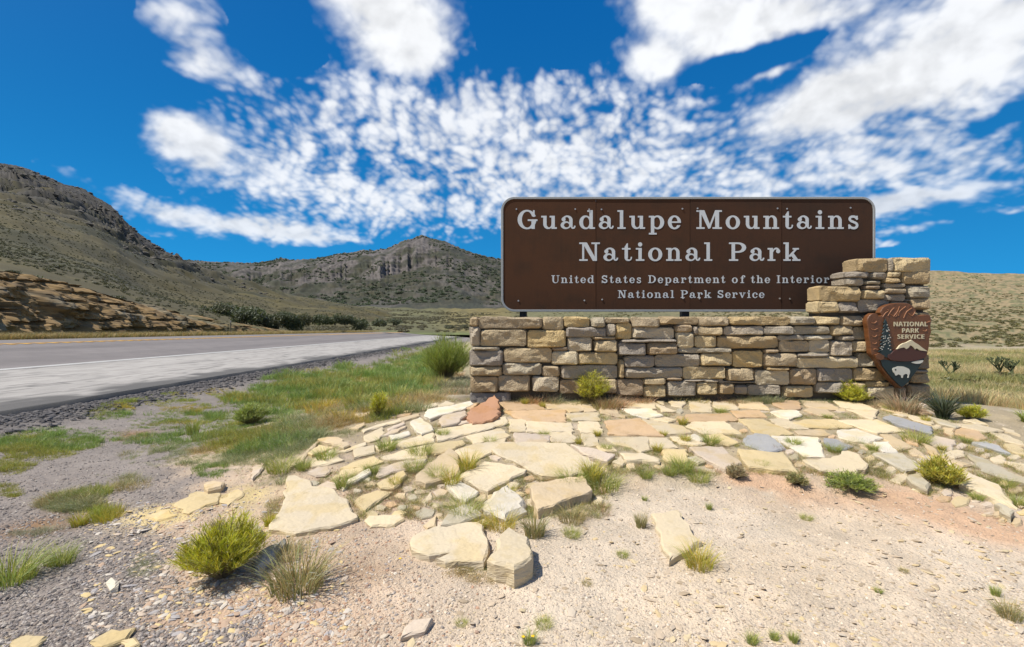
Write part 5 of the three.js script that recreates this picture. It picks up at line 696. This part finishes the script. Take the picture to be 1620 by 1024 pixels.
bush(396, 672, 52, 34, mGreen, 'rounded green bush in the roadside grass', { seed: 17, stems: 220, leaves: 26, ll: 0.06, lw: 0.005 });
bush(600, 662, 28, 40, mBright, 'upright bright green plant with thin trunk at the paving edge', { seed: 18, stems: 90, leaves: 26, ll: 0.05, flat: 0.2, name: 'upright_plant', cat: 'plant' });
bush(706, 602, 84, 66, mGreen, 'tall dense green bush left of the stone wall end', { seed: 19, stems: 520, leaves: 26, ll: 0.16, lw: 0.007, up: 0.95, flat: 0.4 });
bush(1345, 770, 80, 24, mGreen, 'low spreading grey-green plant under the slab edge on red earth', { seed: 20, stems: 200, leaves: 24, ll: 0.03, lw: 0.004, flat: 0.8, name: 'creeping_plant', cat: 'plant' });
bush(1262, 766, 34, 19, mDull, 'dry twiggy plant below the yellow slab on red earth', { seed: 21, stems: 110, leaves: 16, ll: 0.028, flat: 0.6, name: 'twiggy_plant', cat: 'plant' });
bush(1165, 756, 34, 22, mStraw, 'brown dried plant under the pinkish slab edge', { seed: 22, stems: 110, leaves: 16, ll: 0.03, flat: 0.6, name: 'dried_plant', cat: 'plant' });
{ // dark spiky plant right of the pillar and others like it in the field
  const yucca = (px, py, wpx, hpx, label, group, mat = mDark, n = 150) => { const v = cast(px, py), D = -v.z, h = hpx / F * D * 1.15, t = thing('yucca', label, 'yucca', [v.x, v.y, v.z], group); part('leaves', tuft(300 + px, n, h, h * 0.12, h * 0.035, 0.95, 0.05), mat, t); return t; };
  yucca(1492, 662, 50, 48, 'dark green spiky yucca in the shade right of the pillar', null, mDark, 220);
  yucca(1550, 609, 18, 16, 'small dark round yucca in the straw grass', 'yuccas in the field'); yucca(1538, 592, 12, 10, 'small dark round yucca in the straw grass', 'yuccas in the field'); yucca(1532, 581, 12, 10, 'small dark round yucca in the straw grass', 'yuccas in the field');
  yucca(1482, 575, 18, 12, 'small dark round yucca in the straw grass', 'yuccas in the field');
  yucca(1622, 668, 40, 26, 'pale green yucca in tall grass behind the paving', null, mGreen, 120);
}
{ // tree cholla: jointed arms on a short trunk
  const skin = new THREE.MeshStandardMaterial({ color: rgb(0.075, 0.09, 0.035), bumpMap: stoneBump, bumpScale: 0.02, roughness: 0.9 }), wood = new THREE.MeshStandardMaterial({ color: rgb(0.10, 0.075, 0.045), roughness: 1 });
  const cholla = (px, py, hpx, seed, label, group) => {
    const v = cast(px, py), D = -v.z, h = hpx / F * D, R = rng(seed), t = thing('cholla_cactus', label, 'cactus', [v.x, v.y, v.z], group);
    const arms = [], trunk = [];
    const grow = (p, d, len, r, lev) => { const q = p.clone().addScaledVector(d, len), g = new THREE.CapsuleGeometry(r, len, 2, 7); g.rotateX(Math.PI / 2); const m = new THREE.Matrix4().lookAt(q, p, new THREE.Vector3(0.01, 1, 0.02)); g.applyMatrix4(m); g.translate((p.x + q.x) / 2, (p.y + q.y) / 2, (p.z + q.z) / 2); (lev < 1 ? trunk : arms).push(g); if (lev < 4) { const n = lev < 1 ? 3 : 2 + (R() > 0.5 ? 1 : 0); for (let i = 0; i < n; i++) grow(q, d.clone().multiplyScalar(0.45).add(new THREE.Vector3((R() - 0.5) * 2, 0.35 + R() * 0.7, (R() - 0.5) * 2).normalize()).normalize(), len * (0.62 + 0.25 * R()), Math.max(r * 0.8, h * 0.016), lev + 1); } };
    grow(new THREE.Vector3(0, -0.05, 0), new THREE.Vector3((R() - .5) * .5, 1, (R() - .5) * .5).normalize(), h * 0.3, h * 0.036, 0);
    part('trunk', mergeGeometries(trunk), wood, t); part('arms', mergeGeometries(arms), skin, t);
  };
  cholla(1501, 602, 38, 5, 'bare-trunked cholla cactus leaning beside the pillar edge', 'cholla cacti in the field'); cholla(1584, 600, 44, 8, 'tall branching cholla cactus in the straw grass', 'cholla cacti in the field'); cholla(1606, 604, 40, 12, 'dense dark cholla cactus in the straw grass beside the taller one', 'cholla cacti in the field');
}
// single tufts that can be told apart
const tuftG = { a: tuft(1, 240, 1, 0.3, 0.02, 0.8, 0.2), b: tuft(2, 330, 1, 0.45, 0.018, 1.0, 0.32), c: tuft(3, 190, 1, 0.24, 0.02, 0.5, 0.15), d: tuft(4, 360, 1, 0.6, 0.016, 1.15, 0.45) };
function clump(px, py, hpx, kind, mat, label, group) { const v = cast(px, py), h = hpx / F * -v.z * 1.1, t = solo('grass_tuft', tuftG[kind], mat, label, 'grass tuft', group); t.position.set(v.x, v.y - 0.005, v.z); t.scale.setScalar(h); t.rotation.y = hash2(px | 0, py | 0) * 6.28; return t; }
clump(470, 932, 74, 'b', mDull, 'large dull green grass clump on pale dirt below the triangular slab');
clump(455, 880, 34, 'd', mDull, 'ragged low grass clump against the lower edge of the triangular slab');
clump(95, 892, 36, 'b', mGreen, 'spreading green grass clump on grey gravel');
clump(12, 925, 64, 'b', mGreen, 'tall green grass clump on grey gravel at the dirt edge');
clump(125, 832, 28, 'a', mYellow, 'yellow-green grass clump beside brown dead grass');
clump(305, 688, 30, 'c', mGreen, 'upright dark green grass tuft among low roadside grass');
clump(345, 838, 24, 'a', mDull, 'thin green grass tuft just behind the bright bush');
clump(426, 832, 26, 'c', mBright, 'bright green tuft at the left edge of the triangular slab');
clump(1106, 896, 40, 'b', mYellow, 'yellowish grass tuft at the corner of the lone pale slab');
clump(1014, 834, 28, 'c', mDull, 'thin green tuft at the top corner of the lone pale slab');
clump(792, 834, 34, 'd', mYellow, 'yellow-brown grass tuft between the white chipped slab and the wide slab');
clump(846, 848, 44, 'a', mDull, 'grey-green grass tuft behind the thick block');
clump(904, 824, 30, 'd', mDull, 'dark round dry tuft in front of the raised tan slab');
clump(1430, 652, 40, 'b', mStraw, 'pale straw-coloured dry grass at the pillar foot under the arrowhead');
clump(820, 912, 26, 'd', mDull, 'small weed tuft at the foot of the thick block');
for (const [x, y, h, k] of [[1020, 792, 10, 'a'], [1122, 806, 14, 'c'], [1276, 822, 12, 'd'], [1390, 938, 12, 'a'], [928, 925, 10, 'd'], [1190, 1018, 22, 'a'], [1225, 1012, 18, 'a'], [1255, 1016, 22, 'c'], [860, 990, 18, 'd'], [838, 1018, 26, 'a'], [730, 988, 12, 'd'], [1596, 975, 30, 'b'], [1575, 942, 20, 'c'], [985, 880, 12, 'd'], [905, 848, 18, 'd'], [1430, 905, 9, 'd']]) clump(x, y, h, k, y % 2 ? mDull : mGreen, y % 2 ? 'small dull olive weed tuft on bare pale dirt' : 'small fresh green weed tuft on bare pale dirt', y % 2 ? 'olive weeds on the bare dirt' : 'green weeds on the bare dirt');
for (const [x, y, h] of [[445, 745, 30], [545, 770, 26], [700, 690, 16], [775, 700, 14], [740, 745, 36], [800, 790, 30], [905, 770, 34], [935, 760, 40], [952, 772, 40], [692, 758, 26], [715, 770, 34], [735, 815, 34], [760, 836, 24], [612, 712, 26], [588, 748, 20], [515, 728, 26], [480, 742, 22], [665, 720, 26], [1040, 715, 18], [1085, 700, 18], [1125, 703, 22], [1080, 745, 30], [1105, 760, 24], [1060, 750, 20], [1022, 755, 18], [1140, 653, 12], [1080, 672, 16], [1050, 690, 12], [1205, 740, 16], [1255, 705, 18], [1320, 715, 18], [1380, 712, 14], [1410, 650, 14], [1310, 662, 10], [945, 690, 14], [960, 712, 14], [915, 702, 12], [860, 690, 12], [1465, 668, 14], [1530, 700, 12], [1560, 705, 12], [1450, 700, 26], [1590, 770, 18], [1545, 790, 16], [1610, 800, 22], [1490, 712, 12], [830, 640, 14], [858, 645, 12], [655, 742, 22], [625, 770, 22]]) clump(x, y, h, 'abd'[(x + y) % 3], (x * 7 + y) % 3 ? mGreen : mYellow, (x * 7 + y) % 3 ? 'small green grass tuft growing in a joint between flagstones' : 'small yellowish grass tuft growing in a joint between flagstones', (x * 7 + y) % 3 ? 'green tufts in the paving joints' : 'yellowish tufts in the paving joints');
// grass that nobody could count: verge, joints, field, far verge
{
  const R = rng(77), blades = { a: tuft(31, 34, 1, 0.55, 0.03, 0.6, 0.22), b: tuft(32, 34, 1, 0.6, 0.022, 1.1, 0.4), c: tuft(33, 26, 1, 0.4, 0.022, 0.5, 0.25) }, bags = {};
  const add = (bag, mat, kind, v, h, c) => { (bags[bag] ??= { mat, kind, items: [] }).items.push({ p: new THREE.Vector3(v.x, v.y - 0.004, v.z), s: [h * (0.8 + 0.5 * R()), h, h * (0.8 + 0.5 * R())], ry: R() * 6.28, c }); };
  const patch = (px, py, rx, ry, n, hm, bag, mat, kind = 'a', keep = false) => { for (let i = 0; i < n * 1.5; i++) { const a = R() * 6.283, q = Math.pow(R(), 0.6), x = px + Math.cos(a) * rx * q, y = py + Math.sin(a) * ry * q; if (!keep && inPaved(x, y)) continue; const v = cast(x, y, 0, 60); if (across(v.x, -v.z) > 6.7 || fbm(v.x * 2.2 + 5, -v.z * 2.2, 3) < 0.41 - 0.07 * (n > 200)) continue; const k = 0.7 + 0.5 * R(), cl = fbm(v.x * 1.6 + 20, -v.z * 1.6, 3), yl = 0.8 + 0.42 * sstep(0.4, 0.65, cl), hv = 0.55 + 0.75 * sstep(0.35, 0.7, fbm(v.x * 2.4 + 7, -v.z * 2.4 + 3, 2)); add(bag, mat, kind, v, hm * 0.8 * hv * (0.6 + 0.8 * R()), [k * yl, k * (0.92 + 0.12 * yl), k]); } };
  const gV = 'roadside_grass', gD = 'dull_roadside_grass', gY = 'yellow_roadside_grass';
  for (const [x, y, rx, ry, n, h] of [[75, 702, 85, 26, 520, 0.075], [40, 738, 60, 16, 260, 0.07], [10, 778, 26, 12, 60, 0.08], [25, 790, 22, 8, 50, 0.07], [170, 655, 40, 10, 130, 0.09], [245, 672, 50, 10, 160, 0.07], [290, 655, 60, 14, 130, 0.08], [370, 695, 60, 26, 340, 0.11], [440, 632, 80, 26, 500, 0.16], [490, 612, 80, 24, 520, 0.2], [570, 610, 80, 34, 800, 0.24], [640, 600, 60, 34, 700, 0.26], [690, 578, 40, 24, 300, 0.3], [390, 668, 70, 24, 260, 0.1], [335, 745, 30, 12, 90, 0.08], [660, 566, 50, 16, 240, 0.26], [470, 600, 60, 14, 160, .15], [255, 700, 60, 14, 160, .06], [420, 690, 70, 24, 260, .1], [330, 690, 60, 16, 160, .09], [150, 690, 40, 14, 120, .06], [120, 780, 50, 12, 130, .07]]) patch(x, y, rx, ry, n, h, gV, mGreen);
  for (const [x, y, rx, ry, n, h] of [[330, 718, 95, 22, 520, 0.075], [110, 797, 50, 14, 220, 0.075], [500, 672, 80, 26, 460, 0.11], [560, 645, 70, 26, 420, 0.14], [640, 632, 70, 22, 420, 0.16], [700, 608, 40, 18, 200, 0.2], [450, 700, 60, 26, 300, 0.08], [420, 740, 50, 30, 160, 0.06], [220, 892, 38, 22, 120, 0.05], [540, 920, 50, 40, 120, 0.045], [590, 905, 40, 20, 70, 0.05], [700, 892, 60, 22, 190, 0.06], [770, 905, 50, 20, 150, 0.06], [640, 770, 50, 24, 90, 0.05], [540, 840, 30, 20, 50, .05], [250, 720, 60, 20, 120, .06], [180, 765, 60, 14, 90, .06]]) patch(x, y, rx, ry, n, h, gD, mDull, 'b');
  for (const [x, y, rx, ry, n, h] of [[300, 637, 120, 16, 900, 0.06], [380, 628, 80, 14, 500, 0.06], [230, 640, 70, 12, 300, 0.055], [330, 660, 90, 14, 260, 0.06], [560, 640, 90, 30, 240, 0.17], [520, 590, 40, 10, 90, .1], [150, 815, 40, 14, 90, 0.07], [200, 690, 40, 10, 70, .05]]) patch(x, y, rx, ry, n, h, gY, mYellow);
  for (const [x, y, rx, ry, n, h] of [[720, 612, 26, 20, 160, 0.22], [60, 838, 60, 14, 160, 0.05], [205, 690, 36, 9, 90, 0.05], [870, 632, 50, 8, 110, 0.14], [1010, 634, 40, 7, 60, 0.12], [1190, 632, 70, 9, 200, 0.13], [1290, 632, 40, 9, 90, 0.12], [1400, 640, 40, 8, 60, .1], [800, 632, 40, 8, 70, .12], [965, 640, 30, 10, 60, .14]]) patch(x, y, rx, ry, n, h, 'dry_grass', mStraw, 'b', true);
  for (const [x, y, rx, ry, n, h] of [[870, 636, 60, 8, 60, 0.09], [1120, 634, 50, 7, 50, 0.09], [1200, 632, 60, 9, 130, 0.12], [1300, 632, 40, 8, 80, 0.12], [940, 640, 36, 12, 120, 0.12], [1030, 636, 40, 6, 40, .08]]) patch(x, y, rx, ry, n, h, 'wall_foot_grass', mDull, 'a', true);
  // joints of the paving
  for (let i = 0; i < 20000; i++) { const x = 420 + 1210 * R(), y = 632 + 190 * R(); const lim = x < 700 ? lerp(800, 640, (x - 420) / 330) : 628; if (y < lim || (x > 960 && y > 752 + Math.max(0, x - 1380) * 0.38) || (x < 960 && y > 870) || (x > 1480 && y < 655 + (x - 1480) * 0.32) || inPaved(x, y)) continue; const v = cast(x, y); if (fbm(v.x * 3 + 1, -v.z * 3) < 0.38) continue; const k = 0.7 + 0.5 * R(), dryness = R(); add(dryness < 0.3 ? 'dry_joint_grass' : 'joint_grass', dryness < 0.3 ? mStraw : mGreen, 'b', v, 0.03 + 0.05 * R() * R(), [k * (0.7 + 0.5 * R()), k * 0.85, k * 0.9]); }
  // straw field at the right, out to the foot of the hill
  for (let i = 0; i < 26000; i++) { const D = 8.5 * Math.pow(46 / 8.5, Math.pow(R(), 0.8)), x = D * lerp(0.58, 1.45, R()); if (D < 9.5 && x < 6.5) continue; if (fbm(x * 0.5, D * 0.5, 3) < 0.36) continue; const v = new THREE.Vector3(x, H(x, D), -D), k = 0.75 + 0.5 * R(), gr = fbm(x * 0.35 + 9, D * 0.3, 3) > 0.47; add(gr ? 'green_field_grass' : 'straw_field_grass', gr ? mFieldG : mField, gr ? 'a' : 'c', v, (0.22 + 0.3 * R()) * (D < 16 ? 1 : 1.15), [k, k, k]); }
  for (let i = 0; i < 1500; i++) { const x = 6 + 3.2 * R(), D = 5.2 + 3.6 * R(); if (x < 6.1 + (D < 6.4 ? 0.5 : 0)) continue; const v = new THREE.Vector3(x, H(x, D), -D), k = 0.75 + 0.5 * R(); add('straw_field_grass', mField, 'c', v, 0.12 + 0.2 * R(), [k, k, k]); }
  // green strip on the far side of the road and grass on top of the bank
  for (let i = 0; i < 6000; i++) { const D = 10 * Math.pow(16, R()), a = 21.4 + 2.8 * R() * R() + 0.2, x = -a - 0.013 * D, k = 0.8 + 0.5 * R(); add('far_verge_grass', mDull, 'a', new THREE.Vector3(x, roadBase(D) + cross(a) - 0.02, -D), 0.2 + 0.28 * R(), [k * 1.15, k, k]); }
  for (const b in bags) scatter(b, blades[bags[b].kind], bags[b].mat, bags[b].items);
}
// flowers
for (const [x, y] of [[633, 895], [828, 1022], [843, 1021]]) { const v = cast(x, y), t = thing('wildflower', 'tiny yellow wildflower in sparse weeds on bare dirt', 'flower', [v.x, v.y, v.z], 'yellow wildflowers'); t.scale.setScalar(0.6); part('stem', new THREE.CylinderGeometry(0.0012, 0.0015, 0.07, 5).translate(0, 0.03, 0), mDull, t).geometry.setAttribute('color', new THREE.Float32BufferAttribute(new Array(t.children[0].geometry.attributes.position.count * 3).fill(1), 3)); const petal = new THREE.SphereGeometry(0.008, 6, 4).scale(1, 0.3, 0.6).translate(0.008, 0.065, 0), ym = new THREE.MeshStandardMaterial({ color: rgb(0.8, 0.5, 0.01), roughness: 0.7 }); for (let i = 0; i < 5; i++) part('petal', petal.clone().rotateY(i * 1.257), ym, t); }
// post beside the far lane
{ const D = 25 * F / 490, a = 22.2, x = -a - 0.013 * D, t = thing('marker_post', 'thin dark marker post on the far road verge', 'post', [x, roadBase(D) + cross(a) - 0.05, -D]); part('shaft', new THREE.CylinderGeometry(0.035, 0.035, 1.15, 8).translate(0, 0.57, 0), new THREE.MeshStandardMaterial({ color: rgb(0.05, 0.04, 0.03), roughness: 0.8 }), t); part('cap', new THREE.BoxGeometry(0.1, 0.16, 0.02).translate(0, 1.12, 0.04), new THREE.MeshStandardMaterial({ color: rgb(0.3, 0.28, 0.24), roughness: 0.6 }), t); }
// leafy crowns for shrubs across the road and on the slopes
function crown(seed, n, leaf) { const R = rng(seed), pos = [], col = [], idx = []; const lobes = []; for (let i = 0; i < 9; i++) { const a = R() * 6.283, r = 0.62 * Math.sqrt(R()); lobes.push([Math.cos(a) * r, 0.2 + 0.45 * R() * (1 - r * 0.6), Math.sin(a) * r, 0.28 + 0.16 * R()]); } for (let i = 0; i < n; i++) { const [cx, cy, cz, cr] = lobes[i % 9], u = R() * 2 - 1, a = R() * 6.283, s = Math.sqrt(1 - u * u), q = cr * Math.pow(R(), 0.4), x = cx + s * Math.cos(a) * q, y = Math.max(0.02, cy + u * q * 0.85), z = cz + s * Math.sin(a) * q, l = leaf * (0.6 + 0.8 * R()), b = pos.length / 3, k = 0.65 + 0.6 * R(); const d = () => (R() - 0.5) * 2 * l; pos.push(x + d(), y + d(), z + d(), x + d(), y + d(), z + d(), x + d(), y + d(), z + d()); for (let j = 0; j < 3; j++) col.push(k * 1.05, k, k * 0.9); idx.push(b, b + 1, b + 2); } return geoFrom(pos, idx, null, col); }
{
  const big = [crown(201, 2600, 0.07), crown(202, 2600, 0.07), crown(203, 2600, 0.07)], mTree = leafMat(0.085, 0.11, 0.032), mTree2 = leafMat(0.10, 0.108, 0.036), trunkMat = new THREE.MeshStandardMaterial({ color: rgb(0.1, 0.08, 0.06), roughness: 1 });
  const shrubs = [[340, 506, 46, 26, 0], [368, 508, 60, 30, 0], [398, 512, 56, 30, 0], [420, 516, 40, 24, 0], [350, 498, 40, 22, 1], [440, 522, 40, 26, 1], [463, 522, 36, 30, 0], [335, 519, 22, 18, 0], [480, 514, 30, 20, 1], [505, 512, 34, 18, 0], [530, 512, 36, 18, 0], [545, 512, 30, 16, 0], [570, 520, 32, 20, 0], [600, 515, 30, 14, 0], [622, 513, 26, 11, 0], [712, 519, 18, 7, 1], [735, 518, 14, 6, 1], [452, 510, 30, 20, 0], [100, 470, 24, 14, 1], [60, 446, 30, 14, 0], [186, 476, 26, 12, 1], [18, 432, 20, 10, 1]];
  const geosT = new THREE.CylinderGeometry(0.03, 0.06, 0.5, 6).translate(0, 0.2, 0);
  shrubs.forEach(([px, py, w, h, m], i) => { const D = px < 250 ? 30 * F / (800 - px) : lerp(56, 70, sstep(300, 720, px)) * (py < 510 ? 1.35 : 1), y = EYE + (HY - py) / F * D, s = w / F * D * 0.62, t = thing('roadside_shrub', px < 250 ? (m ? 'olive shrub on the top edge of the road cut' : 'dark green shrub on the top edge of the road cut') : m ? 'olive leafy shrub on the flat beyond the far road verge' : 'dark green leafy shrub on the flat beyond the far road verge', 'shrub', [(px - CX) / F * D, y - 0.15, -D], 'shrubs across the road'); part('trunk', geosT, trunkMat, t); part('crown', big[i % 3], m ? mTree2 : mTree, t); t.scale.set(s, h / F * D * 1.15, s); t.rotation.y = i * 1.7; });
  const small = [crown(211, 260, 0.16), crown(212, 260, 0.16)], R = rng(88), bags = [[], []];
  const put = (v, s, c) => bags[R() < 0.5 ? 0 : 1].push({ p: new THREE.Vector3(v[0], v[1] - 0.1 * s, v[2]), s: [s * (0.8 + 0.5 * R()), s * (0.6 + 0.3 * R()), s], ry: R() * 6.28, c });
  for (let i = 0; i < 24000; i++) { const p = -250 + 850 * R(), t = 0.03 + 0.85 * Math.pow(R(), 0.6), v = leftAt(p, t); if (fbm(v[0] * 0.03, v[2] * 0.03 + 5, 3) < 0.38) continue; const k = 0.8 + 0.6 * R(); put(v, 0.15 + 0.3 * R() * R() + 1.9 * t * t * R() * R(), [k, k * 0.95, k]); }
  for (let i = 0; i < 14000; i++) { const p = 220 + 640 * R(), t = 0.02 + 0.75 * Math.pow(R(), 0.8), v = valleyAt(p, t); if (fbm(p * 0.03, t * 30, 3) < 0.47) continue; const k = 0.75 + 0.6 * R(); put(v, 0.35 + 0.5 * R() * R() + 4.0 * t * t * R(), [k * 1.2, k, k]); }
  for (let i = 0; i < 11000; i++) { const p = 850 + 1000 * R(), t = 0.03 + 0.87 * R(), v = rightAt(p, t); if (fbm(p * 0.02, t * 22, 3) < 0.42 + 0.12 * t) continue; const k = 0.9 + 0.7 * R(); put(v, 0.25 + 0.4 * R() * R() + 0.4 * t * R(), [k * 1.5, k * 1.3, k]); }
  bags.forEach((b, i) => scatter('hillside_scrub', small[i], mTree2, b));
  const rocks = []; for (let i = 0; i < 9000; i++) { const p = -250 + 700 * R(), t = 0.45 + 0.45 * Math.pow(R(), 0.6), v = leftAt(p, t); if (R() > 0.08 + v[3] || fbm(v[0] * 0.02 + 3, v[2] * 0.02, 3) < 0.42) continue; const s = (0.25 + 1.5 * R() ** 4) * (-v[2] / 400 + 0.35), k = 0.65 + 0.7 * R(); rocks.push({ p: new THREE.Vector3(v[0], v[1], v[2]), s: [s * (1 + 1.2 * R()), s, s], ry: R() * 6.28, c: [0.1 * k, 0.088 * k, 0.07 * k] }); }
  const mt = []; for (let i = 0; i < 6000; i++) { const p = 230 + 620 * R(), t = 0.08 + 0.7 * R(), v = farAt(p, t); if (fbm(v[0] * 0.004 + 2, v[2] * 0.004, 4) < 0.47 + 0.1 * v[3]) continue; const s = 9 + 12 * R(), k = 0.8 + 0.5 * R(); mt.push({ p: new THREE.Vector3(v[0], v[1] - 2, v[2]), s: [s, s * 0.8, s], ry: R() * 6.28, c: [k * 0.8, k * 0.9, k] }); }
  scatter('mountain_trees', small[0], mTree, mt);
  const fs = []; for (let i = 0; i < 170; i++) { const D = 10 * Math.pow(4.4, R()), x = D * lerp(0.8, 1.25, R()), s = 0.2 + 0.35 * R(), k = 1 + 0.8 * R(); fs.push({ p: new THREE.Vector3(x, H(x, D) - 0.03, -D), s: [s, s * 0.8, s], ry: R() * 6.28, c: [k * 1.3, k * 1.3, k] }); }
  scatter('field_scrub', small[1], mTree2, fs);
  scatter('hillside_rocks', pebbleGeo(90, 0.75), pebbleMat, rocks);
}
scene.traverse((o) => { if (o.isMesh) { o.castShadow = true; o.receiveShadow = true; } });
console.log('plants');
renderer.render(scene, camera);
